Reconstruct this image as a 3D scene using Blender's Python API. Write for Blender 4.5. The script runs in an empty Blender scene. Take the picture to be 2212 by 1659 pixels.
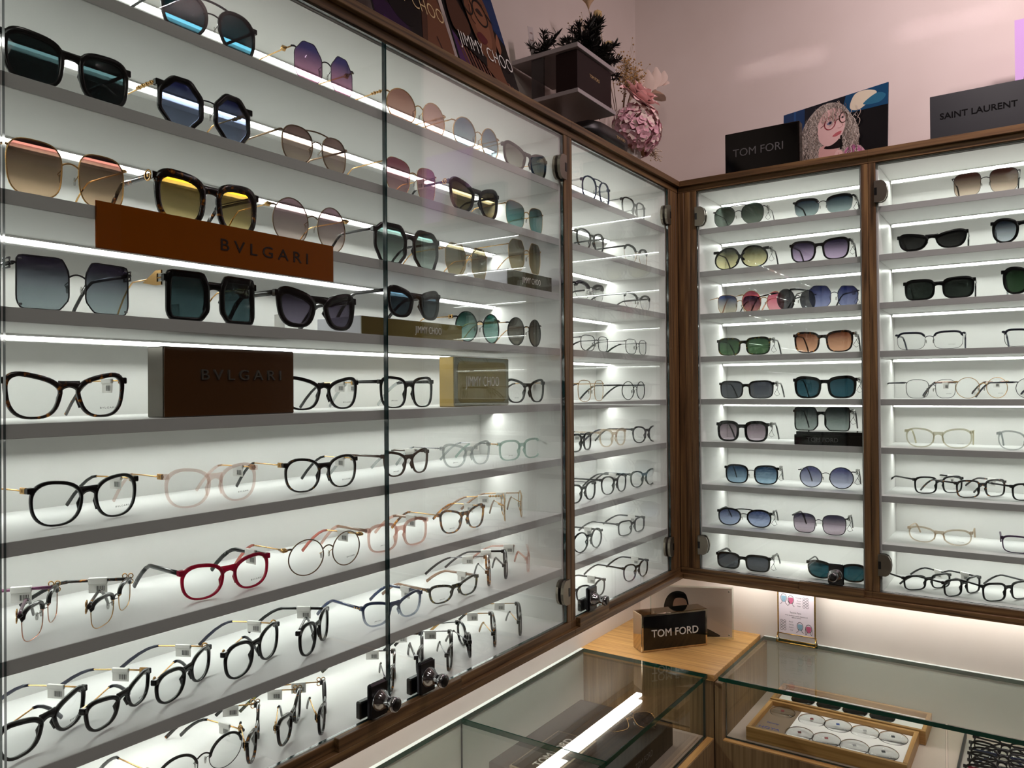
import bpy, math, random
from mathutils import Vector, Matrix, geometry
random.seed(7)
sc = bpy.context.scene
COL = sc.collection
Z0 = 1.145                      # height of the underside of the wall cabinets above the floor
PI = math.pi

# ------------------------------------------------------------------ materials
def lin(h):
    h = h.lstrip('#')
    o = []
    for i in (0, 2, 4):
        c = int(h[i:i+2], 16) / 255
        o.append(c / 12.92 if c <= .04045 else ((c + .055) / 1.055) ** 2.4)
    return (*o, 1)

MATS = {}
def newmat(name):
    m = bpy.data.materials.new(name); m.use_nodes = True
    nt = m.node_tree
    for n in list(nt.nodes): nt.nodes.remove(n)
    out = nt.nodes.new('ShaderNodeOutputMaterial')
    return m, nt, out

def plain(name, col, rough=.4, metal=0., spec=.5, coat=0.):
    if name in MATS: return MATS[name]
    m, nt, out = newmat(name)
    b = nt.nodes.new('ShaderNodeBsdfPrincipled')
    b.inputs['Base Color'].default_value = lin(col) if isinstance(col, str) else col
    b.inputs['Roughness'].default_value = rough
    b.inputs['Metallic'].default_value = metal
    b.inputs['Specular IOR Level'].default_value = spec
    b.inputs['Coat Weight'].default_value = coat
    nt.links.new(b.outputs[0], out.inputs[0])
    MATS[name] = m
    return m

def noisy(name, stops, scale=(1, 1, 1), nscale=5., detail=4., rough=.4, dist=0., spec=.5, bump=0.):
    """principled with a noise driven colour ramp in object space"""
    if name in MATS: return MATS[name]
    m, nt, out = newmat(name)
    b = nt.nodes.new('ShaderNodeBsdfPrincipled')
    tc = nt.nodes.new('ShaderNodeTexCoord'); mp = nt.nodes.new('ShaderNodeMapping')
    mp.inputs['Scale'].default_value = scale
    no = nt.nodes.new('ShaderNodeTexNoise')
    no.inputs['Scale'].default_value = nscale; no.inputs['Detail'].default_value = detail
    no.inputs['Distortion'].default_value = dist
    cr = nt.nodes.new('ShaderNodeValToRGB')
    el = cr.color_ramp.elements
    while len(el) < len(stops): el.new(.5)
    for e, (p, c) in zip(el, stops): e.position = p; e.color = lin(c)
    L = nt.links.new
    L(tc.outputs['Object'], mp.inputs[0]); L(mp.outputs[0], no.inputs[0])
    L(no.outputs[0], cr.inputs[0]); L(cr.outputs[0], b.inputs['Base Color'])
    b.inputs['Roughness'].default_value = rough; b.inputs['Specular IOR Level'].default_value = spec
    if bump:
        bp = nt.nodes.new('ShaderNodeBump'); bp.inputs['Strength'].default_value = bump
        bp.inputs['Distance'].default_value = .001
        L(no.outputs[0], bp.inputs['Height']); L(bp.outputs[0], b.inputs['Normal'])
    L(b.outputs[0], out.inputs[0])
    MATS[name] = m
    return m

def emit(name, col, s):
    if name in MATS: return MATS[name]
    m, nt, out = newmat(name)
    e = nt.nodes.new('ShaderNodeEmission'); e.inputs[0].default_value = lin(col); e.inputs[1].default_value = s
    nt.links.new(e.outputs[0], out.inputs[0])
    MATS[name] = m
    return m

def see_through(name, top, bottom=None, refl=1.0, rough=.02, ior=1.45):
    """thin tinted pane: coloured transparency with a Fresnel reflection; the tint may fade from top to bottom"""
    if name in MATS: return MATS[name]
    m, nt, out = newmat(name)
    L = nt.links.new
    tr = nt.nodes.new('ShaderNodeBsdfTransparent'); gl = nt.nodes.new('ShaderNodeBsdfGlossy')
    gl.inputs['Roughness'].default_value = rough
    gl.inputs[0].default_value = (refl, refl, refl, 1)
    fr = nt.nodes.new('ShaderNodeFresnel'); fr.inputs[0].default_value = ior
    geo = nt.nodes.new('ShaderNodeNewGeometry')
    mx = nt.nodes.new('ShaderNodeMixShader')
    # same index seen from either side of a thin pane
    fm = nt.nodes.new('ShaderNodeMix'); fm.data_type = 'FLOAT'
    fm.inputs[2].default_value = ior; fm.inputs[3].default_value = 1 / ior
    L(geo.outputs['Backfacing'], fm.inputs[0]); L(fm.outputs[0], fr.inputs[0])
    if bottom:
        tc = nt.nodes.new('ShaderNodeTexCoord'); sp = nt.nodes.new('ShaderNodeSeparateXYZ')
        cr = nt.nodes.new('ShaderNodeValToRGB')
        cr.color_ramp.elements[0].color = lin(bottom); cr.color_ramp.elements[1].color = lin(top)
        cr.color_ramp.elements[0].position = .08; cr.color_ramp.elements[1].position = .85
        L(tc.outputs['Generated'], sp.inputs[0]); L(sp.outputs['Z'], cr.inputs[0]); L(cr.outputs[0], tr.inputs[0])
    else:
        tr.inputs[0].default_value = lin(top)
    L(fr.outputs[0], mx.inputs[0]); L(tr.outputs[0], mx.inputs[1]); L(gl.outputs[0], mx.inputs[2])
    L(mx.outputs[0], out.inputs[0])
    MATS[name] = m
    return m

def translucent(name, tint, body, mixf=.45, rough=.12, top=None):
    """clear coloured acetate: part tinted transparency, part glossy plastic"""
    if name in MATS: return MATS[name]
    m, nt, out = newmat(name)
    L = nt.links.new
    tr = nt.nodes.new('ShaderNodeBsdfTransparent'); tr.inputs[0].default_value = lin(tint)
    b = nt.nodes.new('ShaderNodeBsdfPrincipled'); b.inputs['Base Color'].default_value = lin(body)
    b.inputs['Roughness'].default_value = rough
    mx = nt.nodes.new('ShaderNodeMixShader'); mx.inputs[0].default_value = mixf
    if top:                       # colour fades upward to an opaque tone
        tc = nt.nodes.new('ShaderNodeTexCoord'); sp = nt.nodes.new('ShaderNodeSeparateXYZ')
        mr = nt.nodes.new('ShaderNodeMapRange')
        mr.inputs['From Min'].default_value = .25; mr.inputs['From Max'].default_value = .8
        mr.inputs['To Min'].default_value = mixf; mr.inputs['To Max'].default_value = .96
        mc = nt.nodes.new('ShaderNodeMix'); mc.data_type = 'RGBA'
        mc.inputs[6].default_value = lin(body); mc.inputs[7].default_value = lin(top)
        L(tc.outputs['Generated'], sp.inputs[0]); L(sp.outputs['Z'], mr.inputs[0])
        L(mr.outputs[0], mx.inputs[0]); L(mr.outputs[0], mc.inputs[0]); L(mc.outputs[2], b.inputs['Base Color'])
    L(tr.outputs[0], mx.inputs[1]); L(b.outputs[0], mx.inputs[2]); L(mx.outputs[0], out.inputs[0])
    MATS[name] = m
    return m

def wood(name, dark, mid, light, axis, rough=.45, scale=1.):
    """straight grained veneer; axis = grain direction"""
    s = {'x': (3, 90, 90), 'y': (90, 3, 90), 'z': (90, 90, 3)}[axis]
    return noisy(name, [(.30, dark), (.5, mid), (.72, light)], tuple(v * scale for v in s), 1.3, 5, rough, .6, .35, .15)

WALNUT = {a: wood('walnut_' + a, '3a2a18', '684d30', '886a42', a) for a in 'xyz'}
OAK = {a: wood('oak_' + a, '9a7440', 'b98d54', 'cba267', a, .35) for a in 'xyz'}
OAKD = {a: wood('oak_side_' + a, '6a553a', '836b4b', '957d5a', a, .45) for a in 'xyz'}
WHITE = plain('white_laminate', 'ecebe8', .35)
SHEDGE = plain('grey_shelf_edge', 'c0c0be', .5, 0, .3)
SHELFM = plain('white_shelf_laminate', 'e4e4e2', .4)
LED = emit('led_diffuser', 'fafcf7', 32.0)
LED2 = emit('under_cabinet_led', 'fefdf6', 25.0)
GLASS = see_through('clear_glass', 'f9fbfa', None, 1.0, .0, 1.42)
GEDGE = plain('glass_edge', '0d2f30', .12, 0, .6)
GEDGEG = plain('thick_glass_edge', '0a3a2c', .1, 0, .7)
CHROME = plain('chrome', 'c9c9cc', .12, 1.)
STEEL = plain('brushed_nickel', '8b8377', .35, 1.)
DCHR = plain('dark_chrome', '3c3c40', .15, 1.)
BLKM = plain('black_plastic', '0b0b0c', .3)
PAPER = plain('white_card', 'f5f3ee', .6)
INK = plain('black_ink', '151515', .6)

ACE = {'blk': plain('black_acetate', '040506', .2, 0, .32),
 'nav': plain('dark_navy_metal', '14182c', .3, .2), 'nvb': plain('navy_acetate', '16284c', .2),
 'tort': noisy('tortoise_acetate', [(.46, '0d0705'), (.57, '1f1008'), (.65, '7a4312'), (.73, 'c8892c')], (1, 1, 1), 120, 2, .16),
 'dtort': noisy('dark_tortoise_acetate', [(.45, '0c0806'), (.62, '1d120a'), (.72, '7a5626')], (1, 1, 1), 130, 2, .16),
 'ltort': noisy('amber_tortoise_acetate', [(.36, '26140a'), (.48, '5a3210'), (.6, 'a8671f'), (.7, 'd29a42')], (1, 1, 1), 110, 2, .16),
 'gtort': noisy('green_tortoise_acetate', [(.42, '10100a'), (.55, '23230f'), (.68, '84762c')], (1, 1, 1), 130, 2, .16),
 'gold': plain('pale_gold', 'c39a62', .25, 1.), 'rose': plain('rose_gold', 'c89580', .22, 1.),
 'brz': plain('bronze_metal', '75604e', .28, 1.), 'slv': plain('silver_metal', '77777a', .25, 1.),
 'gun': plain('gunmetal', '3a393c', .28, 1.),
 'cri': translucent('crimson_acetate', 'd04a6a', 'b0143c', .62),
 'cpk': translucent('clear_blush_acetate', 'fbf2ef', 'f0ddd7', .15), 'cgy': translucent('clear_grey_acetate', 'e9ebeb', 'ccd1d2', .22),
 'caq': translucent('clear_aqua_acetate', 'e0ece8', 'bed3cc', .25), 'cro': translucent('clear_rose_acetate', 'f5e2dc', 'e2c2b8', .22),
 'ccr': translucent('clear_cream_acetate', 'f4f2e8', 'e0ddce', .24), 'cbe': translucent('clear_champagne_acetate', 'f4ece2', 'e0d4c2', .24),
 'cpu': translucent('clear_purple_acetate', 'a08ca8', '5d4664', .55), 'cbl': translucent('clear_blue_fade_acetate', 'dfe4ec', 'b4bccb', .3, .12, '2c3b63'),
 'bfc': translucent('black_fade_acetate', 'd8d8d8', '9a9a9a', .3, .12, '0d0d0d'),
 'brn': translucent('smoke_brown_acetate', '8a7468', '4e3c34', .7), 'dgr': translucent('smoke_grey_acetate', '6c6a6c', '2f2e32', .78),
 'ggr': translucent('grey_green_acetate', '8d968c', '49514a', .7),
 'pur': plain('plum_enamel', '6d3a5a', .25), 'pnk': translucent('pink_acetate', 'f0b8ae', 'd98c82', .6),
 'tan': plain('taupe_acetate', '8a6c58', .25)}
PADM = translucent('clear_silicone', 'f2f2f0', 'd8d8d6', .3)
CLEARL = see_through('demo_lens', 'f9fafa', None, .8, .0, 1.3)

# ------------------------------------------------------------------ mesh builder
class MB:
    def __init__(s): s.v = []; s.f = []; s.m = []; s.s = []
    def add(s, vs, fs, m=0, smooth=False):
        o = len(s.v); s.v += [tuple(p) for p in vs]
        for f in fs: s.f.append([i + o for i in f]); s.m.append(m); s.s.append(smooth)
    def box(s, x0, x1, y0, y1, z0, z1, m=0, M=None):
        vs = [Vector((x, y, z)) for z in (z0, z1) for y in (y0, y1) for x in (x0, x1)]
        if M: vs = [M @ v for v in vs]
        s.add(vs, [(0, 2, 3, 1), (4, 5, 7, 6), (0, 1, 5, 4), (2, 6, 7, 3), (0, 4, 6, 2), (1, 3, 7, 5)], m)
    def cbox(s, x0, x1, y0, y1, z0, z1, c=.001, m=0, M=None):
        """box with chamfered edges"""
        vs = []; idx = {}
        for sx, X in ((-1, x0), (1, x1)):
            for sy, Y in ((-1, y0), (1, y1)):
                for sz, Zz in ((-1, z0), (1, z1)):
                    for a in range(3):
                        p = [X - sx * c, Y - sy * c, Zz - sz * c]
                        p[a] = (X, Y, Zz)[a]
                        idx[(sx, sy, sz, a)] = len(vs); vs.append(M @ Vector(p) if M else Vector(p))
        fs = []
        for a in range(3):
            b, d = (a + 1) % 3, (a + 2) % 3
            for sg in (-1, 1):
                q = []
                for tb, td in ((-1, -1), (1, -1), (1, 1), (-1, 1)):
                    k = [0, 0, 0]; k[a] = sg; k[b] = tb; k[d] = td; q.append(idx[(*k, a)])
                fs.append(q if sg > 0 else q[::-1])
            # edges parallel to axis a
            for tb in (-1, 1):
                for td in (-1, 1):
                    q = []
                    for sa, ax in ((-1, b), (1, b), (1, d), (-1, d)):
                        k = [0, 0, 0]; k[a] = sa; k[b] = tb; k[d] = td; q.append(idx[(*k, ax)])
                    fs.append(q if tb * td > 0 else q[::-1])
        for sx in (-1, 1):
            for sy in (-1, 1):
                for sz in (-1, 1):
                    q = [idx[(sx, sy, sz, a)] for a in range(3)]
                    fs.append(q if sx * sy * sz > 0 else q[::-1])
        s.add(vs, fs, m)
    def sweep(s, rings, m=0, closed=False, caps=True, smooth=True):
        n = len(rings[0]); k = len(rings); vs = [p for r in rings for p in r]; fs = []
        for i in range(k if closed else k - 1):
            j = (i + 1) % k
            for a in range(n):
                b = (a + 1) % n
                fs.append((i * n + a, i * n + b, j * n + b, j * n + a))
        if caps and not closed:
            fs.append(tuple(range(n))[::-1]); fs.append(tuple((k - 1) * n + a for a in range(n)))
        s.add(vs, fs, m, smooth)
    def tube(s, path, r, n=8, m=0, closed=False, flat=1.0):
        path = [Vector(p) for p in path]; k = len(path); rings = []
        up = None
        for i, p in enumerate(path):
            t = (path[(i + 1) % k] - path[i - 1]) if closed else (path[min(i + 1, k - 1)] - path[max(i - 1, 0)])
            if t.length < 1e-9: t = Vector((0, 0, 1))
            t.normalize()
            if up is None:
                up = Vector((0, 0, 1)) if abs(t.z) < .9 else Vector((1, 0, 0))
            sd = t.cross(up)
            if sd.length < 1e-6: sd = t.cross(Vector((1, 0, 0)))
            sd.normalize(); up = sd.cross(t).normalized()
            rr = r[i] if isinstance(r, (list, tuple)) else r
            rings.append([p + sd * (math.cos(a * 2 * PI / n) * rr) + up * (math.sin(a * 2 * PI / n) * rr * flat) for a in range(n)])
        s.sweep(rings, m, closed)
    def lathe(s, prof, n=24, m=0, M=None, smooth=True, rib=0, ribd=0.):
        rings = []
        for (r, z) in prof:
            ring = []
            for a in range(n):
                th = a * 2 * PI / n
                rr = r * (1 - ribd * (.5 + .5 * math.cos(th * rib))) if rib else r
                p = Vector((rr * math.cos(th), rr * math.sin(th), z))
                ring.append(M @ p if M else p)
            rings.append(ring)
        s.sweep(rings, m, False, True, smooth)
    def ball(s, c, r, n=10, m=0, sc_=(1, 1, 1)):
        c = Vector(c); rings = []
        for i in range(1, n):
            ph = -PI / 2 + PI * i / n
            rings.append([c + Vector((r * sc_[0] * math.cos(ph) * math.cos(a * PI / n), r * sc_[1] * math.cos(ph) * math.sin(a * PI / n), r * sc_[2] * math.sin(ph))) for a in range(2 * n)])
        s.sweep(rings, m)
    def poly(s, pts, m=0):
        """flat, possibly concave polygon"""
        tris = geometry.tessellate_polygon([[Vector(p) for p in pts]])
        s.add(pts, [t if True else t for t in tris], m)
    def prism(s, pts, ex, m=0):
        """flat outline (list of 3-vectors) extruded by ex"""
        n = len(pts); ex = Vector(ex); pts = [Vector(p) for p in pts]
        s.add(pts + [p + ex for p in pts], [tuple(range(n))[::-1], tuple(range(n, 2 * n))] + [(i, (i + 1) % n, n + (i + 1) % n, n + i) for i in range(n)], m)
    def build(s, name, mats, parent=None, world=False):
        me = bpy.data.meshes.new(name); me.from_pydata(s.v, [], s.f)
        me.polygons.foreach_set('material_index', s.m); me.polygons.foreach_set('use_smooth', s.s)
        for mt in (mats if isinstance(mats, (list, tuple)) else [mats]): me.materials.append(mt)
        me.update()
        o = bpy.data.objects.new(name, me); COL.objects.link(o)
        if parent is not None:
            o.parent = parent
            if world:
                r = parent
                off = Vector((0, 0, 0))
                while r is not None: off += Vector(r.location); r = r.parent
                o.location = -off
        return o

def thing(name, label, cat, loc=(0, 0, 0), rot=(0, 0, 0), group=None):
    o = bpy.data.objects.new(name, None); COL.objects.link(o)
    o.location = loc; o.rotation_euler = rot; o.empty_display_size = .02
    o['label'] = label; o['category'] = cat
    if group: o['group'] = group
    return o

def tag(o, label, cat, group=None):
    o['label'] = label; o['category'] = cat
    if group: o['group'] = group
    return o

def structure(o): o['kind'] = 'structure'; return o

TXT = {}
def text(name, s, size, mat, parent, loc, rot=(PI / 2, 0, 0), depth=.0003, sx=1., align='CENTER', off=0., sp=1.):
    key = (s, align, off, sp, depth / size)
    if key not in TXT:
        cu = bpy.data.curves.new('lettering', 'FONT'); cu.body = s; cu.size = 1; cu.align_x = align; cu.align_y = 'CENTER'
        cu.extrude = depth / size; cu.offset = off; cu.space_character = sp; cu.resolution_u = 3
        ob = bpy.data.objects.new('lettering', cu); COL.objects.link(ob)
        dg = bpy.context.evaluated_depsgraph_get()
        TXT[key] = bpy.data.meshes.new_from_object(ob.evaluated_get(dg))
        bpy.data.objects.remove(ob); bpy.data.curves.remove(cu)
    me = TXT[key].copy(); me.materials.clear(); me.materials.append(mat)
    o = bpy.data.objects.new(name, me); COL.objects.link(o); o.parent = parent
    o.location = loc; o.rotation_euler = rot; o.scale = (size * sx, size, size)
    return o

def smooth_loop(pts, per=4):
    n = len(pts); out = []
    for i in range(n):
        p0, p1, p2, p3 = pts[i - 1], pts[i], pts[(i + 1) % n], pts[(i + 2) % n]
        for k in range(per):
            t = k / per; t2 = t * t; t3 = t2 * t
            out.append(tuple(.5 * (2 * p1[j] + (p2[j] - p0[j]) * t + (2 * p0[j] - 5 * p1[j] + 4 * p2[j] - p3[j]) * t2 + (3 * p1[j] - p0[j] - 3 * p2[j] + p3[j]) * t3) for j in range(2)))
    return out

# ------------------------------------------------------------------ eyewear
SHP = {
 'rnd': (2, 0, 0, 0), 'sq': (3.1, .05, .02, 0), 'rect': (3.5, .05, .03, 0), 'pan': (2.5, .09, .10, 0), 'but': (3.1, .09, .08, 0),
 'cat': (2.8, .17, .24, 0), 'avi': (2.35, .08, .03, .13), 'flat': (3.6, .05, .0, .03), 'inf': (2.2, -.02, -.1, .05),
 'oct': 'P (-.42,1) (.42,1) (1,.45) (1,-.4) (.45,-1) (-.4,-1) (-1,-.42) (-1,.42)',
 'hex': 'P (-.6,1) (.55,1) (1,.62) (1,-.25) (.62,-1) (-.5,-1) (-.95,-.5) (-1,.45)',
 'bsq': 'P (-.72,1) (.86,1) (1,.86) (1,-.72) (.8,-1) (-.62,-1) (-1,-.55) (-1,.5)'}
NP = 44
OUT = {}
def outline(k):
    if k in OUT: return OUT[k]
    v = SHP[k]
    if isinstance(v, tuple):
        pts = []
        for i in range(200):
            c, s = math.cos(i * 2 * PI / 200), math.sin(i * 2 * PI / 200)
            x = math.copysign(abs(c) ** (2 / v[0]), c); y = math.copysign(abs(s) ** (2 / v[0]), s)
            pts.append((x * (1 + v[1] * y) - v[3] * min(0, y) * (1 - abs(x) * .4), y + v[2] * x * max(0, y + .25)))
    elif isinstance(v, str):
        q = [eval(x) for x in v[2:].split()]; q = q[::-1]; pts = []
        for i in range(len(q)):
            a, b = q[i], q[(i + 1) % len(q)]
            for t in (.12, .37, .63, .88): pts.append((a[0] + (b[0] - a[0]) * t, a[1] + (b[1] - a[1]) * t))
        pts = smooth_loop(pts, 5)
    # even arc length
    n = len(pts); d = [0]
    for i in range(n): d.append(d[-1] + math.dist(pts[i], pts[(i + 1) % n]))
    o = []; j = 0
    for i in range(NP):
        t = d[-1] * i / NP
        while d[j + 1] < t: j += 1
        f = (t - d[j]) / max(1e-9, d[j + 1] - d[j]); a, b = pts[j % n], pts[(j + 1) % n]
        o.append((a[0] + (b[0] - a[0]) * f, a[1] + (b[1] - a[1]) * f))
    A = sum(o[i][0] * o[(i + 1) % NP][1] - o[(i + 1) % NP][0] * o[i][1] for i in range(NP))
    if A < 0: o = o[::-1]
    mx = max(abs(p[0]) for p in o); my = max(abs(p[1]) for p in o)
    o = [(p[0] / mx, p[1] / my) for p in o]
    OUT[k] = o
    return o

PRINTS = {'BVLGARI': ('BVLGARI', .0030, 1.35, 1.25), 'JC': ('JIMMY CHOO', .0024, .9, 1.), 'SL': ('SAINT LAURENT', .0018, 1.1, 1.)}

def make_glasses(name, label, cat, group, loc, rot, w, h, st):
    """local axes: X across, -Y faces the onlooker, Z up; origin under the bridge on the shelf"""
    s = dict(x.split('=') for x in st.split())
    root = thing(name, label, cat, loc, rot, group)
    g = lambda k, d: float(s.get(k, d))
    rim = s['rim']; acet = rim == 'A'
    fm = ACE[s['fc']]; tm = ACE[s['tc']]
    t = g('t', 3 if acet else 1) / 1000 * ((1.25 if s['l'] == 'clear' else 1.75) if acet else 1.45)
    if rim == 'R': t = .0005
    gap = .0145 if acet else .016
    if s['sh'] == 'inf': gap = .004
    ep = .003 if acet else .004
    A = (w / 2 - ep - gap / 2) / 2; B = h / 2; cx = gap / 2 + A; cz = B + .0005
    k = .0055 / (w / 2) ** 2
    yb = lambda x: k * x * x
    O = outline(s['sh'])
    def nrm(i, sg=1):
        a, b = O[i - 1], O[(i + 1) % NP]
        n = Vector(((b[1] - a[1]) * B, -(b[0] - a[0]) * A)); n.normalize(); return n
    N_ = [nrm(i) for i in range(NP)]
    # ---- front
    fb = MB(); lower = ACE[s['lo']] if 'lo' in s else fm
    D = .0021 if acet else .0011
    def P(sg, x, y, z): return Vector((sg * x, y, z))
    for sg in (-1, 1):
        rings = []; rings2 = []
        for i in range(NP):
            ox, oz = cx + A * O[i][0], cz + B * O[i][1]
            n = N_[i]
            if acet: tt = t * (.56 + .46 * max(0, n.y) + .45 * max(0, n.x) * (.4 + .6 * max(0, O[i][1])) + .25 * max(0, -n.x))
            else: tt = t
            y0 = yb(ox)
            if acet:
                c = min(.0007, tt * .3)
                prof = [(0, -D + c), (c, -D), (tt - c, -D), (tt, -D + c), (tt, D - c), (tt - c, D), (c, D), (0, D - c)]
                rings.append([P(sg, ox - n.x * a, y0 + .002 + b, oz - n.y * a) for a, b in prof])
            else:
                r = tt * .6 if rim != 'R' else .0005
                if rim == 'H': r = (t * 1.0 if n.y > .1 else .0005)
                rings.append([P(sg, ox - n.x * (r - r * math.cos(q * PI / 4)), y0 + .002 + r * 1.15 * math.sin(q * PI / 4), oz - n.y * (r - r * math.cos(q * PI / 4))) for q in range(8)])
        if rim == 'H':
            up = [i for i in range(NP) if N_[i].y > .1 or (O[i][1] > .25)]
            # contiguous upper run and lower run
            st_i = next(i for i in range(NP) if i in up and (i - 1) % NP not in up)
            run = []; i = st_i
            while i % NP in up and len(run) < NP: run.append(i % NP); i += 1
            low = [(run[-1] + q) % NP for q in range(NP - len(run) + 2)]
            fb.sweep([rings[i] for i in run], 0); fb.sweep([rings[i] for i in low], 1)
        else: fb.sweep(rings, 0, True)
    hz = cz + B * g('hz', .58 if s['sh'] in ('rnd', 'oct', 'avi', 'hex') else .66)
    # lens edge x at hinge height
    i0 = min(range(NP), key=lambda i: abs(cz + B * O[i][1] - hz) + (9 if O[i][0] < .3 else 0))
    xe = cx + A * O[i0][0]
    bm = ACE[s['bc']] if 'bc' in s else fm
    mats = [fm, lower, bm]
    for sg in (-1, 1):
        if acet:
            x0 = xe - t * .8; y0 = yb(xe)
            M = None
            fb.cbox(min(sg * x0, sg * w / 2), max(sg * x0, sg * w / 2), y0 - .0001, y0 + .0075, hz - .0026 - t * .25, hz + .0024 + t * .2, .0009)
        else:
            rr = .0009 if rim != 'H' else .0014
            fb.tube([P(sg, xe - .001, yb(xe) + .002, hz), P(sg, xe + .0025, yb(xe) + .002, hz + .0006), P(sg, w / 2 - .0006, yb(xe) + .0035, hz), P(sg, w / 2 - .0006, .0085, hz)], rr, 8, 2 if rim == 'R' else 0, flat=1.6)
    # bridge
    br = s.get('br', ''); xb = gap / 2
    def bar(z0, z1, xx, r, flat=1., m=2, y=.002, n=9):
        pts = []
        for i in range(n):
            u = -1 + 2 * i / (n - 1); pts.append((u * xx, y + yb(u * xx), z0 + (z1 - z0) * (1 - u * u)))
        fb.tube(pts, r, 8, m, flat=flat)
    if br == 'x':
        for q in (-1, 1): fb.tube([(-.011, .002, cz + q * B * .50), (0, .002, cz + B * .12), (.011, .002, cz - q * B * .34 + B * .1)], [.0026, .003, .0026], 8, 0)
    elif acet and br in ('', ):
        top = cz + B * .60
        R9 = []
        for i in range(13):
            u = -1 + i / 6; e = abs(u) ** 2.2; x = u * (xb + t * .8)
            zc = top - .003 - .0015 * e; hv = .0026 + t * .28 + .0042 * e
            zc -= .0022 * e
            R9.append([Vector((x, .002 + yb(x) + .0021 * math.cos(q * PI / 4 + PI / 8), zc + hv * math.sin(q * PI / 4 + PI / 8))) for q in range(8)])
        fb.sweep(R9, 0)
        for sg in (-1, 1):     # moulded nose rests
            fb.tube([P(sg, xb + t * .5, .003, cz + B * .2), P(sg, xb + .0028, .0066, cz - B * .12), P(sg, xb + t * .9, .004, cz - B * .5)], [.001, .0018, .001], 8, 0)
    else:
        bar(cz + B * .30, cz + B * .30 + .0035, xb + .001 + (t if acet else 0), .0010, 1., 2)
    if br == '2': bar(cz + B * .86, cz + B * .86 + .0025, xb + A * .55, .0010 if not acet else .0013, 1.2, 2, .0015)
    if br == 'b': bar(cz + B * .90, cz + B * .98, xb + A * .62, .0022, 1.3, 2, .0)
    fb.build('front_frame', mats, root)
    # ---- nose pads
    if not acet or br in ('m', '2'):
        for sg in (-1, 1):
            nb = MB(); c0 = P(sg, xb - .0005, .0085, cz - B * .12)
            nb.ball(c0, .0042, 5, 0, (.35, .45, 1.25))
            nb.tube([P(sg, xb + .0012, .003, cz + B * .12), P(sg, xb + .0022, .0085, cz + B * .02), c0], .0005, 6, 1)
            nb.build('nose_pad', [PADM, ACE['gold'] if s['fc'] in ('gold', 'brz') else ACE['slv']], root)
    # ---- lenses
    if s['l'] == 'clear': lm = CLEARL
    else:
        a, b = s['l'].split(','); lm = see_through('tinted_lens_%s_%s' % (a, b), a, b, .55, .01, 1.42)
    for sg in (-1, 1):
        lb = MB(); vs = [P(sg, cx, yb(cx) + .0008, cz)]
        for f in (.5, 1.):
            for i in range(NP):
                n = N_[i]; ins = (t * .45 if acet else t * .3) if f == 1. else 0
                x = cx + (A * O[i][0] - n.x * ins) * f; z = cz + (B * O[i][1] - n.y * ins) * f
                vs.append(P(sg, x, yb(x) + .0008 + .0014 * f * f, z))
        fs = [(0, 1 + i, 1 + (i + 1) % NP) for i in range(NP)] + [(1 + i, 1 + NP + i, 1 + NP + (i + 1) % NP, 1 + (i + 1) % NP) for i in range(NP)]
        if sg > 0: fs = [f[::-1] for f in fs]
        lb.add(vs, fs, 0, True)
        lb.build('lens', lm, root)
    # ---- temples
    tipm = ACE[s['tip']] if 'tip' in s else None
    metal_t = s['tc'] in ('gold', 'brz', 'slv', 'gun', 'rose')
    tw = g('tw', 2.6 if metal_t else 4.2) / 1000 / 2 * (.75 if metal_t else 1.)
    tl = .0009 if metal_t else .0017
    for sg, S in ((-1, 'L'), (1, 'R')):
        hx, hy = w / 2 - .0006 - tl, .0085
        path = [(hx, hy, hz), (hx, hy + .02, hz), (hx - .0008, .05, hz), (hx - .002, .08, hz - .0003)]
        drop = hz - .0035
        for q in (.12, .3, .52, .76, 1.):
            path.append((hx - .003 - .004 * q, .08 + .052 * q, hz - drop * (q ** 1.55)))
        if s.get('fold', '') in ('B', S):
            an = math.radians(84 if s['fold'] == 'B' else 76) * (1 if sg > 0 else -1)
        else: an = 0
        def X(p):
            v = Vector(p); v.x *= sg
            if an:
                d = v - Vector((sg * hx, hy, 0)); c, s_ = math.cos(an), math.sin(an)
                v = Vector((sg * hx + d.x * c - d.y * s_, hy + d.x * s_ + d.y * c + (.004 if s['fold'] == 'B' and sg > 0 else 0), v.z))
            return v
        def rings(pl, w0, w1, l0, l1):
            R_ = []
            for i, p in enumerate(pl):
                a = Vector(pl[max(i - 1, 0)]); b = Vector(pl[min(i + 1, len(pl) - 1)]); tg = (b - a).normalized()
                up = Vector((0, -tg.z, tg.y)).normalized()
                f = i / (len(pl) - 1); ww = w0 + (w1 - w0) * f; ll = l0 + (l1 - l0) * f
                ring = []
                for q in range(8):
                    cq, sq = math.cos(q * PI / 4 + PI / 8), math.sin(q * PI / 4 + PI / 8)
                    ring.append(X(Vector(p) + Vector((cq * ll * 1.05, 0, 0)) + up * (sq * ww * 1.05)))
                if sg > 0: ring = ring[::-1]
                R_.append(ring)
            return R_
        tb = MB()
        cut = 4 if tipm else len(path)
        tb.sweep(rings(path[:cut + 1] if tipm else path, tw, tw * (.85 if tipm and metal_t else .8), tl, tl), 0)
        if not tipm: tb.sweep(rings(path[-4:], tw * .95, tw * 1.15, tl * 1.1, tl * 1.1), 0)
        to = tb.build('temple', tm, root)
        if tipm:
            pb = MB(); pb.sweep(rings(path[3:], max(tw, .0016), .0026, max(tl, .0015), .0016), 0)
            pb.build('temple_tip', tipm, to)
        orn = s.get('orn')
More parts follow.
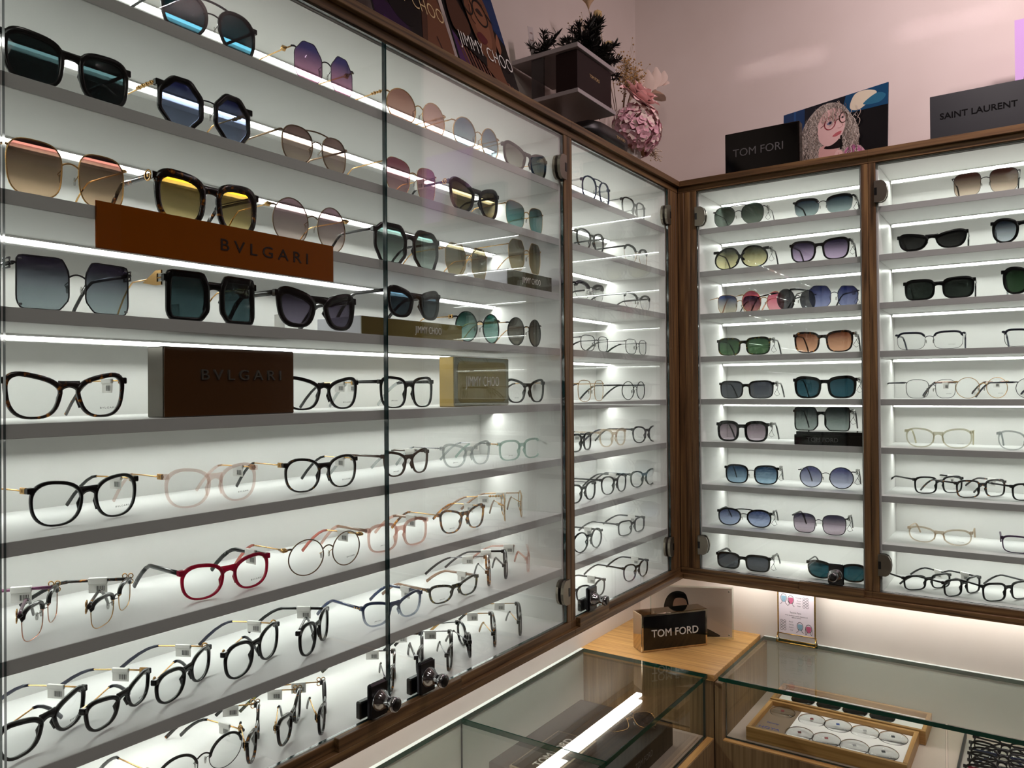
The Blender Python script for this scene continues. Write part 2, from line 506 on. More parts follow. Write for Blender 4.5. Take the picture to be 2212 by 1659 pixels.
        if orn:
            ob = MB(); q = sg * (hx + tl + .0006)
            if orn == 'blk': ob.cbox(min(q, q - sg * .003), max(q, q - sg * .003), .010, .020, hz - .0035, hz + .0035, .0006); ob.cbox(min(q, q - sg * .004), max(q, q - sg * .004), .0125, .0175, hz - .0022, hz + .0022, .0006)
            elif orn in ('ring', 'bigring'):
                R0 = .0042 if orn == 'ring' else .0062
                ob.tube([(q, .015 + R0 * math.cos(i * PI / 8), hz + R0 * math.sin(i * PI / 8)) for i in range(16)], .0011, 6, 0, True); ob.ball((q, .015, hz), R0 * .5, 4, 0, (.4, 1, 1))
            elif orn == 'clover':
                for dy, dz in ((.0035, .0035), (-.0035, .0035), (.0035, -.0035), (-.0035, -.0035)):
                    ob.tube([(q, .011 + dy + .0028 * math.cos(i * PI / 6), hz + dz + .0028 * math.sin(i * PI / 6)) for i in range(12)], .0007, 6, 0, True)
            elif orn in ('bead', 'chain'):
                for i in range(5 if orn == 'bead' else 9): ob.ball((q - sg * .0006, .012 + i * (.006 if orn == 'bead' else .0042), hz), .0024 + .0006 * (i % 2), 4)
            elif orn in ('cone', 'hex'): ob.tube([(q, .004 if orn == 'cone' else .018, hz), (q, .010 if orn == 'cone' else .024, hz), (q, .022 if orn == 'cone' else .030, hz)], [.0015, .0048 if orn == 'hex' else .004, .0012], 6, 0)
            elif orn == 'wedge':
                x1 = q - sg * .002
                ob.prism([(q, .012, hz + .009), (q, .024, hz + .009), (q, .052, hz - .004), (q, .024, hz - .009), (q, .012, hz - .009), (q, .012, hz - .005), (q, .021, hz - .005), (q, .021, hz + .005), (q, .012, hz + .005)], (x1 - q, 0, 0))
            elif orn == 'sq4':
                for za in (cz + B * .82, cz - B * .82): ob.ball((sg * (xe - .004), yb(xe) + .0005, za), .0022, 4, 0, (1, .5, .7))
                ob.tube([(q, .010, hz + .005), (q, .024, hz + .005), (q, .024, hz - .005), (q, .010, hz - .005)], .0012, 6, 0, True)
            elif orn == 'stud':
                for i in range(3): ob.ball((q, .010 + i * .006, hz), .0018, 4, 0, (.5, 1, 1))
            om = [ACE['gold'] if s['tc'] not in ('slv', 'gun', 'blk') or orn in ('ring', 'bigring', 'wedge', 'chain') else ACE['slv']]
            if an == 0: ob.build('hinge_ornament', om, root)
            else:
                for i, v in enumerate(ob.v):
                    vv = Vector(v); vv.x *= sg; ob.v[i] = tuple(X(vv))
                ob.build('hinge_ornament', om, root)
        # price tag on one temple
        if s.get('tag') == S or (s.get('tag') in 'NQ' if 'tag' in s else False) and S == 'L':
            kind = s['tag']; tg_ = MB(); a0, a1 = (.034, .056)
            if kind == 'Q':
                tg_.cbox(hx - .034, hx - .033, .030, .052, .0005, .024, .0002); xq, zb = hx - .0342, .020
            else:
                if kind == 'N': a0, a1 = .06, .082
                lx = hx - .001
                tg_.cbox(lx - tl - .0009, lx + tl + .0009, a0, a1, hz - tw - .002, hz + tw + .0012, .0004)
                tg_.cbox(lx - .0004, lx + .0004, a0, a1, hz - tw - .0135, hz - tw - .001, .0003); xq, zb = lx, hz - tw - .0045
            bx = a0 + .003 if kind != 'Q' else .033
            for xs in ((xq - .0006, xq + .0006) if kind != 'Q' else (xq - .0003,)):
                yy = bx
                for wd in (.0006, .0003, .0009, .0004, .0007, .0003, .0005, .0009, .0003):
                    for (za, zz) in ((zb - .0065, zb),):
                        tg_.add([(xs, yy, za), (xs, yy + wd, za), (xs, yy + wd, zz), (xs, yy, zz)], [(0, 1, 2, 3)], 1)
                    yy += wd + .0006
            if sg < 0:
                tg_.v = [(-x, y, z) for x, y, z in tg_.v]; tg_.f = [f[::-1] for f in tg_.f]
            if an: tg_.v = [tuple(X((x * sg, y, z))) for x, y, z in tg_.v]
            tg_.build('price_tag', [PAPER, INK], root)
        if s.get('tag') == 'S' and S == 'R':
            cb_ = MB(); lp = [(hx + .001, .018, hz + .003), (hx + .007, .021, hz - .006), (hx + .004, .024, hz - .017), (hx + .011, .022, max(.004, hz - .030)), (hx + .002, .026, max(.002, hz - .034)), (hx - .004, .024, max(.004, hz - .028)), (hx + .006, .022, hz - .012), (hx + .002, .020, hz + .001)]
            cb_.tube([(p[0], p[1], p[2]) for p in lp], .0006, 6, 0, True); cb_.build('tag_cord', BLKM, root)
            cc = MB(); cc.cbox(hx - .002, hx + .003, .028, .040, hz - .008, hz + .006, .001); cc.build('security_tag', PADM, root)
    if 'print' in s:
        tx, sz, sx, sp = PRINTS[s['print']]
        sg = 1 if s['print'] != 'JC' else -1
        x = sg * cx + (A * .25 if sg > 0 else 0); z = cz - B * .52
        text('lens_lettering', tx, sz, plain('pale_print', '55575a', .6), root, (x, yb(x) + .0006, z), (PI / 2, 0, math.atan(2 * k * x)), .00005, sx, sp=sp)
    return root

# ------------------------------------------------------------------ room shell
PAINT = noisy('wall_paint', [(.3, 'd3c7be'), (.7, 'd8cdc5')], (1, 1, 1), 6, 2, .42, 0, .35)
def slab(name, x0, x1, y0, y1, z0, z1, m):
    b = MB(); b.box(x0, x1, y0, y1, z0, z1); return structure(b.build(name, m))
slab('wall_left', -.365, -.245, -3.9, .365, 0, 3.0, PAINT)
slab('wall_back', -.245, 1.12, .245, .365, 0, 3.0, PAINT)
slab('wall_far', 1.12, 3.3, .245, .365, 0, 3.0, plain('reflection_cut_dark', '3a332e', .6))  # unseen stretch of back wall, darkened to cut its pink reflection in the glass
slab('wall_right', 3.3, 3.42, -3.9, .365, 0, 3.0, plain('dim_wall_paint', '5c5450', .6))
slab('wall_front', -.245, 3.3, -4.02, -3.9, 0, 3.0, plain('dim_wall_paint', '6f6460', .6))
slab('floor', -.365, 3.42, -4.02, .365, -.1, 0, noisy('floor_tile', [(.3, 'b0a79c'), (.7, 'bab1a6')], (1, 1, 1), 3, 4, .35))
slab('ceiling', -.365, 3.42, -4.02, .365, 3.0, 3.1, plain('ceiling_paint', '8d8480', .7))

# ------------------------------------------------------------------ wall cabinets
H_ = 1.1
SZ = lambda k: Z0 + .9633 - .1169 * (k - 1) + (.0024 if k == 9 else 0)          # top of shelf k
def R_(side, s0, s1, d0, d1):
    return (-d1, -d0, s0, s1) if side == 'L' else (s0, s1, d0, d1)

def hinge_mb(side, s, into, zc):
    """half round clamp hinge on both faces of the glass; s = frame edge, into = +1/-1 direction of the pane"""
    b = MB(); hh = .026
    prof = [(0, -hh), (.016, -hh), (.0225, -hh * .86), (.0275, -hh * .5), (.029, 0), (.0275, hh * .5), (.0225, hh * .86), (.016, hh), (0, hh)]
    for d0, d1 in ((.004, .0108), (.0172, .023)):
        pts = []
        for a, z in prof:
            q = s + into * (a - .0025)
            pts.append((-d0, q, zc + z) if side == 'L' else (q, d0, zc + z))
        b.prism(pts, (-(d1 - d0), 0, 0) if side == 'L' else (0, d1 - d0, 0), 0)
    x0, x1, y0, y1 = R_(side, min(s - into * .002, s + into * .004), max(s - into * .002, s + into * .004), .0032, .004)
    b.box(x0, x1, y0, y1, zc - .009, zc + .009, 1)
    return b

def lock_mb(side, s):
    b = MB(); zc = Z0 + .062
    x0, x1, y0, y1 = R_(side, s - .018, s + .018, .001, .0108); b.cbox(x0, x1, y0, y1, zc - .026, zc + .026, .003, 1)
    x0, x1, y0, y1 = R_(side, s - .0165, s + .0165, -.0002, .001); b.cbox(x0, x1, y0, y1, zc - .0245, zc + .0245, .0004, 2)
    x0, x1, y0, y1 = R_(side, s - .023, s + .010, .0172, .028); b.cbox(x0, x1, y0, y1, zc - .027, zc - .001, .002, 2)
    if side == 'L': M = Matrix.Translation((0, s, zc)) @ Matrix.Rotation(PI / 2, 4, 'Y')
    else: M = Matrix.Translation((s, 0, zc)) @ Matrix.Rotation(PI / 2, 4, 'X')
    b.lathe([(.0165, -.001), (.0165, .003), (.0125, .008), (.0085, .015), (.0075, .021), (.0105, .026), (.0112, .029), (.0108, .034), (.0092, .0345)], 20, 0, M)
    b.lathe([(.0092, .0342), (.0092, .0352), (.004, .0352)], 16, 2, M)
    return b

def cabinet(side, label, S0, S1, i0, i1, doors, topx, stops, led_under):
    """s = along the wall, d = depth behind the front face"""
    sa = (0, (S0 + S1) / 2) if side == 'L' else ((S0 + S1) / 2, 0)
    root = thing('wall_cabinet', label, 'cabinet', (sa[0], sa[1], Z0), group='glazed wall cabinets around the corner')
    def bx(name, mats, boxes, par=root, ch=.0008):
        b = MB()
        for q in boxes:
            s0, s1, d0, d1, z0, z1 = q[:6]
            x0, x1, y0, y1 = R_(side, s0, s1, d0, d1)
            b.cbox(x0, x1, y0, y1, Z0 + z0, Z0 + z1, ch, q[6] if len(q) > 6 else 0)
        return b.build(name, mats, par, True)
    g = 'y' if side == 'L' else 'x'
    bx('top_panel', WALNUT[g], [(topx[0], topx[1], 0, .244, 1.0845, 1.1)])
    bx('bottom_panel', WALNUT[g], [(topx[0], topx[1], 0, .244, 0, .0145)])
    # rails and stiles of the front frame
    fr = [(S0, S1, .010, .019, 1.069, 1.0845), (S0, S1, .010, .019, .0145, .030)]
    bx('rail', WALNUT[g], [fr[0]]); bx('rail', WALNUT[g], [fr[1]])
    for a, c in ((S0, i0), (i1, S1)):
        n = max(1, round((c - a) / .017)); st = (c - a) / n
        bx('stile', WALNUT['z'], [(a + q * st + .0003, a + (q + 1) * st - .0003, .0098, .020, .0305, 1.0685) for q in range(n)])
    bx('side_panel', [WHITE], [(i0 - .006, i0 + .0045, .0202, .242, .016, 1.083)], ch=.0003)
    bx('side_panel', [WHITE], [(i1 - .0045, i1 + .006, .0202, .242, .016, 1.083)], ch=.0003)
    i0 += .0047; i1 -= .0047
    bx('back_panel', [WHITE], [(i0, i1, .234, .242, .016, 1.083)], ch=.0003)
    bx('inner_ceiling', [WHITE], [(i0, i1, .0202, .234, 1.0625, 1.083)], ch=.0003)
    bx('inner_floor', [WHITE], [(i0, i1, .0202, .234, .0145, .0305)], ch=.0003)
    def led(a, c, zt, par):
        b = MB(); x0, x1, y0, y1 = R_(side, a, c, .1835, .1945)
        b.box(x0, x1, y0, y1, Z0 + zt - .0026, Z0 + zt - .0001, 1)
        x0, x1, y0, y1 = R_(side, a + .001, c - .001, .1843, .1937); z_ = Z0 + zt - .0027
        b.add([(x0, y0, z_), (x0, y1, z_), (x1, y1, z_), (x1, y0, z_)], [(0, 1, 2, 3)], 0)
        b.build('led_strip', [LED, WHITE], par, True)
    for k in range(1, 9):
        z = SZ(k) - Z0
        sh = bx('shelf', [SHELFM], [(i0, i1, .0225, .234, z - .0148, z)], ch=.0002)
        bx('front_edge', [SHEDGE], [(i0, i1, .0205, .0224, z - .0148, z)], sh, .0003)
        led(i0 + .004, i1 - .004, z - .0149, sh)
        bx('led_housing', [WHITE], [(i0 + .002, i1 - .002, .1937, .204, z - .0148 - .0085, z - .0149)], sh, .0008)
    led(i0 + .004, i1 - .004, 1.0624, root)
    bx('led_housing', [WHITE], [(i0 + .002, i1 - .002, .1937, .204, 1.0540, 1.0624)], ch=.0008)
    if led_under:
        bx('under_cabinet_light', [LED2], [(led_under[0], led_under[1], .1685, .187, -.008, -.0002)], ch=.001)
    for (s0, s1, hs, lk) in doors:
        b = MB(); x0, x1, y0, y1 = R_(side, s0 + .002, s1 - .002, .0112, .0170)
        z0, z1 = Z0 + .0335, Z0 + 1.0655
        vs = [Vector((x, y, z)) for z in (z0, z1) for y in (y0, y1) for x in (x0, x1)]
        big = {'L': (4, 5), 'R': (2, 3)}[side]
        for i, f in enumerate([(0, 2, 3, 1), (4, 5, 7, 6), (0, 1, 5, 4), (2, 6, 7, 3), (0, 4, 6, 2), (1, 3, 7, 5)]):
            b.add([vs[j] for j in f], [(0, 1, 2, 3)], 0 if i in big else 1)
        d = b.build('glass_door', [GLASS, GEDGE], root, True)
        if hs:
            into = -1 if hs > 0 else 1; se = s1 if hs > 0 else s0
            for zc in (.997, .097): hinge_mb(side, se, into, Z0 + zc).build('hinge', [STEEL, BLKM], d, True)
        if lk is not None: lock_mb(side, lk).build('door_lock', [CHROME, DCHR, BLKM], d, True)
    for a, c in stops: bx('door_stop', WALNUT[g], [(a, c, -.0005, .0105, .0148, .034)])
    return root

cabinet('L', 'wide walnut wall cabinet with three glass doors filling the left half of the photo', -2.24, -.594, -2.215, -.611,
        [(-2.215, -1.686, -1, None), (-1.686, -1.150, 0, -1.183), (-1.150, -.611, 1, -1.072)], (-2.24, -.594), [(-1.265, -.985)], (-2.2, .09))
cabinet('L', 'narrow walnut wall cabinet with one glass door beside the inner corner', -.594, .0095, -.577, -.053,
        [(-.577, -.053, 1, -.515)], (-.594, .244), [(-.575, -.44)], None)
cabinet('R', 'walnut wall cabinet of sunglasses with glass door, right of the inner corner', -.0097, .4795, .044, .463,
        [(.044, .463, -1, .398)], (.0005, .4795), [(.31, .4625)], (.03, .95))
cabinet('R', 'walnut wall cabinet with glass door cut by the right edge of the photo', .4795, .96, .496, .93,
        [(.496, .93, -1, .875)], (.4795, .96), [], None)

# ------------------------------------------------------------------ display counters
CT = Z0 - .195                 # counter top height
CF = Z0 - .352                 # floor of the glazed cases
root = thing('corner_counter', 'light oak corner counter block with plain square top under the inner corner', 'counter', (-.05, .05, 0))
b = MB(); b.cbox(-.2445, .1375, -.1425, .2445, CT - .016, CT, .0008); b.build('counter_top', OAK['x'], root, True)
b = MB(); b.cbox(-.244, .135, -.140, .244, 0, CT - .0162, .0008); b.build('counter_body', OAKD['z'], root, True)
LIN = plain('grey_case_back', 'dcdfd4', .5)
def pane(par, name, x0, x1, y0, y1, z0, z1, edge, thin):
    b = MB(); vs = [Vector((x, y, z)) for z in (z0, z1) for y in (y0, y1) for x in (x0, x1)]
    big = {'z': (0, 1), 'x': (4, 5), 'y': (2, 3)}[thin]
    for i, f in enumerate([(0, 2, 3, 1), (4, 5, 7, 6), (0, 1, 5, 4), (2, 6, 7, 3), (0, 4, 6, 2), (1, 3, 7, 5)]):
        b.add([vs[j] for j in f], [(0, 1, 2, 3)], 0 if i in big else 1)
    return b.build(name, [GLASS, edge], par, True)
root = thing('display_counter', 'glass topped oak display counter along the left wall holding black boxes', 'counter', (-.05, -1.0, 0), group='glass topped display counters')
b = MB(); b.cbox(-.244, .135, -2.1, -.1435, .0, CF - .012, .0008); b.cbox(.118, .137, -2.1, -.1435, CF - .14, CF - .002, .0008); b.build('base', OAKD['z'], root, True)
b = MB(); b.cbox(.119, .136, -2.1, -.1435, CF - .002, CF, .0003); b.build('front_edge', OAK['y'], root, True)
b = MB(); b.box(-.23, .108, -2.1, -.144, CF - .012, CF - .0005); b.build('case_floor', plain('case_lining', 'c8b9aa', .6), root, True)
b = MB(); b.box(-.2445, -.236, -2.1, -.1435, CF - .012, CT - .0105); b.build('case_back', LIN, root, True)
for y0, y1 in ((-.690, -.1440), (-1.245, -.693), (-2.1, -1.248)):
    pane(root, 'glass_top', -.2342, .121, y0, y1, CT - .010, CT, GEDGEG, 'z')
    pane(root, 'glass_front', .109, .115, y0, y1, CF, CT - .0102, GEDGE, 'x')
pane(root, 'glass_divider', -.234, .108, -.6945, -.6885, CF, CT - .0102, GEDGE, 'y')
b = MB(); b.box(-.2442, -.2345, -2.1, -.1440, CT - .010, CT + .0004); b.build('back_trim', plain('pale_glass_trim', 'dfe6e2', .3), root, True)

root = thing('display_counter', 'glass topped oak display counter under the right cabinet holding lens trays', 'counter', (.6, .05, 0), group='glass topped display counters')
b = MB(); b.cbox(.158, 1.3, -.122, .244, .0, CF - .012, .0008); b.cbox(.158, 1.3, -.142, -.1225, CF - .14, CF - .002, .0008); b.build('base', OAKD['z'], root, True)
b = MB(); b.cbox(.158, 1.3, -.141, -.124, CF - .002, CF, .0003); b.build('front_edge', OAK['x'], root, True)
b = MB(); b.cbox(.1385, .1575, -.142, .244, .08, CT - .0165, .0008); b.build('side_panel', OAKD['z'], root, True)
b = MB(); b.box(.158, 1.3, -.112, .236, CF - .012, CF - .0005); b.build('case_floor', plain('case_lining', 'c8b9aa', .6), root, True)
b = MB(); b.box(.158, 1.3, .236, .2445, CF - .012, CT - .0105); b.build('case_back', LIN, root, True)
pane(root, 'glass_top', .150, 1.3, -.146, .2342, CT - .010, CT, GEDGEG, 'z')
pane(root, 'glass_front', .160, .6435, -.121, -.115, CF, CT - .0102, GEDGE, 'y')
pane(root, 'glass_front', .6475, 1.3, -.121, -.115, CF, CT - .0102, GEDGE, 'y')
b = MB(); b.box(.150, 1.3, .2345, .2442, CT - .010, CT + .0004); b.build('back_trim', plain('pale_glass_trim', 'dfe6e2', .3), root, True)

# ------------------------------------------------------------------ display pieces
GLB = plain('gloss_black', '060606', .08, 0, .6)
def picture(name, label, cat, loc, yaw, w, h, patches, tilt=0., thick=.004, edge='1a1a1a', group=None, letters=()):
    """flat printed card: patches are (material, [(u, v)...]) in 0..1 from the lower left"""
    root = thing(name, label, cat, loc, (-tilt, 0, yaw), group)
    b = MB(); b.cbox(-w / 2, w / 2, .0004, thick, 0, h, .0004); b.build('backing_board', plain('board_' + edge, edge, .4), root)
    b = MB(); ms = []
    for i, (m, pts) in enumerate(patches):
        if m not in ms: ms.append(m)
        y = .0003 - i * (.00012 if len(patches) < 60 else .00004)
        b.poly([((p[0] - .5) * w, y, p[1] * h) for p in pts], ms.index(m))
    b.build('printed_picture', ms, root)
    y = .0003 - (len(patches) + 1) * (.00012 if len(patches) < 60 else .00004)
    for (s, u, v, sz, mat, sx, off, sp) in letters:
        text('lettering', s, sz, mat, root, ((u - .5) * w, y, v * h), (PI / 2, 0, 0), .00004, sx, off=off, sp=sp)
    return root
def pm(c, r=.25): return plain('print_' + c, c, r, 0, .5)
FULL = [(0, 0), (1, 0), (1, 1), (0, 1)]
def blob(pts, per=6): return smooth_loop(pts, per)
def ell(cx, cy, rx, ry, n=28, a0=0.): return [(cx + rx * math.cos(i * 2 * PI / n + a0), cy + ry * math.sin(i * 2 * PI / n + a0)) for i in range(n)]
def band(pts, wd, asp=1.):
    """thin stroke along a polyline, as an outline"""
    L_, R2 = [], []
    for i, p in enumerate(pts):
        a = pts[max(i - 1, 0)]; c = pts[min(i + 1, len(pts) - 1)]
        dx, dy = c[0] - a[0], c[1] - a[1]; l = math.hypot(dx, dy) or 1
        L_.append((p[0] - dy / l * wd / 2, p[1] + dx / l * wd / 2 * asp)); R2.append((p[0] + dy / l * wd / 2, p[1] - dx / l * wd / 2 * asp))
    return L_ + R2[::-1]
def ring(cx, cy, rx, ry, wd, n=24): return band([(cx + rx * math.cos(i * 2 * PI / n), cy + ry * math.sin(i * 2 * PI / n)) for i in range(n + 1)], wd)

def block_sign(name, label, loc, rot, w, h, d, face, edge, letters, inset=.004, bev=.0012, group=None, part='lettering'):
    root = thing(name, label, 'display block', loc, rot, group)
    b = MB(); b.cbox(-w / 2, w / 2, 0, d, 0, h, bev); b.build('block', edge, root)
    b = MB(); b.cbox(-w / 2 + inset, w / 2 - inset, -.0008, .0004, inset, h - inset, .0003); b.build('face_panel', face, root)
    for (s, u, v, sz, mat, sx, off, sp, dep) in letters:
        text(part, s, sz, mat, root, ((u - .5) * w, -.0009 - dep, v * h), (PI / 2, 0, 0), dep, sx, off=off, sp=sp)
    return root

LTG = plain('letter_grey', '5a5a5a', .35); LTS = plain('letter_silver', 'c9c6c0', .35, .2); LTW = plain('letter_white', 'efece6', .5)
AMB = translucent('amber_acrylic', 'd07c1a', 'a4550c', .74, .12)
BRN = plain('mirrored_brown', '4e3018', .1, 0, .8)
GLD = plain('satin_gold_panel', '85733f', .22, .65)
GLD2 = plain('satin_gold_side', 'a58a4c', .3, .55)
DK = plain('letter_dark', '24150c', .4)
# inside the left cabinet
block_sign('brand_sign', 'long amber acrylic sign with dark lettering hanging on the third shelf front', (-.0185, -1.4225, SZ(3) - .046), (0, 0, PI / 2), .340, .052, .0014, AMB, translucent('amber_edge', 'd88a30', '8a4a14', .55), [('BVLGARI', .655, .50, .021, DK, 1.25, 0, 1.5, .0004)], .0006, .0002)
block_sign('brand_sign', 'dark brown mirrored block sign with raised capitals between tortoise and black eyeglasses', (-.040, -1.405, SZ(5)), (0, 0, PI / 2), .195, .086, .034, BRN, plain('dark_bronze_side', '4a443a', .25, .5), [('BVLGARI', .565, .60, .019, plain('letter_bronze', '4d4740', .45, .1), 1.25, 0, 1.45, .0012)], .001)
r_ = block_sign('brand_sign', 'upright gold block sign with rounded inner panel between two black eyeglasses', (-.045, -.859, SZ(5)), (0, 0, PI / 2), .172, .0905, .034, plain('smoky_clear_acrylic', '7c7a66', .15, .3), GLD2, [('JIMMY CHOO', .5, .5, .0270, LTW, .62, -.012, 1.05, .0005)], .001)
b = MB(); q = []
for sx, sz in ((1, 1), (-1, 1), (-1, -1), (1, -1)):
    for i in range(5):
        a = math.atan2(sz, sx) - PI / 4 + i * PI / 8
        q.append((sx * .064 + .012 * math.cos(a), -.0013, .045 + sz * .026 + .012 * math.sin(a)))
b.prism(q, (0, .0006, 0)); b.build('inner_panel', GLD, r_)
block_sign('brand_sign', 'long low gold block sign with white lettering on the fourth shelf carrying slim cat-eyes', (-.040, -1.052, SZ(4)), (0, 0, PI / 2), .250, .030, .10, GLD, plain('white_block_top', 'd8d8e0', .3), [('JIMMY CHOO', .63, .5, .0175, LTW, .62, -.012, 1.05, .0004)], .0006)
block_sign('brand_sign', 'low dark gold block sign with white lettering on the third shelf near the wooden post', (-.036, -.705, SZ(3)), (0, 0, PI / 2), .165, .034, .10, plain('dark_gold_panel', '4c452c', .2, .5), plain('white_block_top', 'd8d8e0', .3), [('JIMMY CHOO', .52, .5, .0175, LTW, .62, -.012, 1.05, .0004)], .0006)
# inside the right cabinet
r_ = block_sign('brand_sign', 'low gloss black block sign with silver capitals on the right cabinet\'s sixth shelf', (.3775, .028, SZ(6)), (0, 0, 0), .166, .0262, .085, GLB, GLB, [('TOM FORD', .42, .5, .0155, LTG, .95, 0, 1, .0004)], .0006)
b = MB(); b.cbox(-.079, .081, .004, .081, .0263, .034, .0006); b.build('upper_tier', plain('black_mirror', '15181a', .06, .6), r_)

# on top of the right cabinet
block_sign('brand_sign', 'gloss black block sign with dim grey capitals on top of the right cabinet', (.2115, .05, Z0 + 1.1), (0, 0, 0), .197, .120, .03, GLB, plain('black_chrome', '1c1714', .15, .6), [('TOM FORI', .455, .52, .0300, LTG, .98, -.004, 1., .0006)], .003)
block_sign('brand_sign', 'matt charcoal block sign with black capitals on top cut by the right photo edge', (.7075, .05, Z0 + 1.1), (0, 0, 0), .195, .114, .03, plain('charcoal_face', '2a2c30', .3), plain('charcoal_edge', '202226', .4), [('SAINT LAURENT', .50, .54, .0205, plain('letter_black', '030303', .7, 0, .1), 1.02, .012, 1., .0004)], .0006)
HAIR = noisy('print_curly_hair', [(.36, '5a524c'), (.5, 'a59c92'), (.62, 'd8cec2')], (1, 1, 1), 260, 3, .3, 1.6)
face = 'f0c9c4'
P_ = [(pm('0b1420'), FULL), (pm('123a66'), [(0, .45), (.22, .62), (.22, 1), (0, 1)]), (pm('1d4f86'), [(.11, .5), (.13, .5), (.13, 1), (.11, 1)]),
      (pm('16486e'), [(.58, .74), (1, .70), (1, 1), (.62, 1)]), (pm('0a0b10'), [(.60, 0), (1, 0), (1, .70), (.62, .72)]),
      (pm('e6dcc2'), blob([(.66, .80), (.70, .97), (.80, .99), (.90, .92), (.84, .82), (.74, .74)])), (pm('2f6f8e'), blob([(.78, .80), (.90, .90), (.98, .84), (.92, .76)])),
      (HAIR, blob([(.14, .0), (.12, .30), (.18, .52), (.22, .74), (.34, .93), (.46, .97), (.58, .90), (.66, .74), (.74, .50), (.74, .28), (.68, .14), (.50, .06), (.34, .0)])),
      (pm('d8a6b8'), blob([(.33, 0), (.36, .16), (.44, .22), (.52, .19), (.58, .17), (.68, .27), (.79, .17), (.78, 0)])), (pm('b34d94'), blob([(.35, 0), (.38, .15), (.44, .2), (.52, .17), (.54, .08), (.46, .02)])),
      (pm('c879a8'), blob([(.61, .0), (.62, .19), (.70, .25), (.78, .14), (.76, 0)])),
      (pm('e3b4ae'), blob([(.38, .16), (.38, .34), (.56, .34), (.54, .20), (.46, .13)])), (pm('1d1416'), blob([(.42, .32), (.56, .40), (.60, .28), (.52, .27)])),
      (pm(face), blob([(.36, .52), (.36, .70), (.42, .84), (.52, .87), (.60, .78), (.62, .62), (.60, .48), (.54, .37), (.46, .33), (.39, .40)])),
      (pm(face), blob([(.52, .0), (.52, .16), (.55, .24), (.60, .20), (.62, .08), (.60, 0)])), (pm('d99c9a'), band([(.555, .02), (.56, .20)], .006)),
      (pm('c86a70'), blob([(.500, .46), (.54, .50), (.585, .505), (.575, .465), (.53, .445)])), (pm('0c0c0c'), [(.575, .24), (.592, .24), (.592, .44), (.575, .44)]),
      (pm('c08f8c'), band([(.575, .66), (.60, .58), (.575, .555), (.55, .56)], .006)),
      (pm('7d86a8'), blob([(.445, .66), (.475, .69), (.505, .66), (.475, .64)])), (pm('22202c'), ell(.476, .664, .012, .016)), (pm('22202c'), ell(.595, .70, .011, .016)),
      (pm('8a7266'), band([(.43, .74), (.47, .76), (.515, .74)], .010)), (pm('8a7266'), band([(.575, .77), (.61, .785)], .010)),
      (pm('8c2438'), ring(.475, .655, .052, .085, .010)), (pm('3c2018'), ring(.602, .695, .036, .075, .009)), (pm('5c2a24'), band([(.527, .68), (.565, .69)], .01)), (pm('6a3a34'), band([(.424, .66), (.385, .63)], .007)),
      (HAIR, blob([(.16, .1), (.15, .4), (.24, .66), (.34, .62), (.37, .42), (.36, .2), (.28, .06)]))]
rnd = random.Random(12); HC = [pm('d9cfc4'), pm('a2968a'), pm('6a605a'), pm('c4b4a6')]
for i in range(150):
    side = rnd.random() < .62
    x, y = (rnd.uniform(.13, .36), rnd.uniform(.02, .86)) if side else (rnd.uniform(.62, .76), rnd.uniform(.16, .84))
    if rnd.random() < .2: x, y = rnd.uniform(.30, .62), rnd.uniform(.84, .97)
    a = rnd.uniform(0, 6.28); L2 = []
    for q in range(9):
        x += .012 * math.cos(a) + rnd.uniform(-.004, .004); y -= .022 + .014 * math.sin(a); a += rnd.choice((1.1, 1.3, .9))
        L2.append((min(.99, max(.01, x)), min(.985, max(.012, y))))
    P_.append((HC[i % 4], band(L2, .0055)))
picture('poster', 'photo card of a curly blonde woman in cat-eye glasses beside the black block sign', 'poster', (.3755, .113, Z0 + 1.1), -math.atan2(.09, .277), .292, .181, P_, .05, .003, '10131c')
P_ = [(pm('c9a2dd'), FULL), (pm('6b4a52'), blob([(.08, .0), (.08, .5), (.2, .62), (.5, .6), (.6, 0)])), (pm('d8b2a8'), blob([(.2, 0), (.22, .4), (.45, .42), (.48, 0)]))]
picture('poster', 'lilac photo card with dark hair showing behind the charcoal sign at right photo edge', 'poster', (.885, .10, Z0 + 1.1), 0, .212, .274, P_, .04, .003, 'b294c4')

# posters leaning on top of the left cabinet
sk1, sk2, sk3 = '6e4632', '4e3022', '84563f'
P_ = [(pm('0a0809'), FULL), (pm('2a1038'), [(.0, 0), (.50, 0), (.42, .16), (.22, .26), (0, .30)]), (pm('3c1650'), [(.08, 0), (.50, 0), (.36, .12), (.10, .16)]), (pm('050406'), ell(.40, .34, .2, .16)),
      (pm(sk2), [(.52, 0), (1, 0), (1, .62), (.86, .60), (.70, .42), (.60, .2)]), (pm(sk1), blob([(.62, .02), (.98, .02), (.98, .5), (.84, .5), (.72, .3)])), (pm('3a2018'), band([(.80, .22), (.84, .12), (.85, .05)], .02)),
      (pm(sk1), blob([(.45, .62), (.50, .86), (.75, .92), (.9, .74), (.8, .58), (.6, .54)]))]
picture('poster', 'dark purple fashion photo poster at the top edge of the photo, left of its neighbour', 'poster', (-.046, -1.020, Z0 + 1.1), PI / 2, .203, .30, P_, .325, .004, '1a1416', None,
        [('CHOO', .78, .40, .046, plain('letter_champagne', 'd8bd8c', .5), .62, -.012, 1.05), ('JIMMY', .30, .40, .046, plain('letter_champagne', 'd8bd8c', .5), .62, -.012, 1.05)])
P_ = [(pm('0b0809'), FULL), (pm('16305c'), [(.80, .62), (1, .5), (1, 1), (.74, 1)]), (pm('4a2a5a'), [(0, 0), (.22, 0), (.10, .3), (0, .36)])]
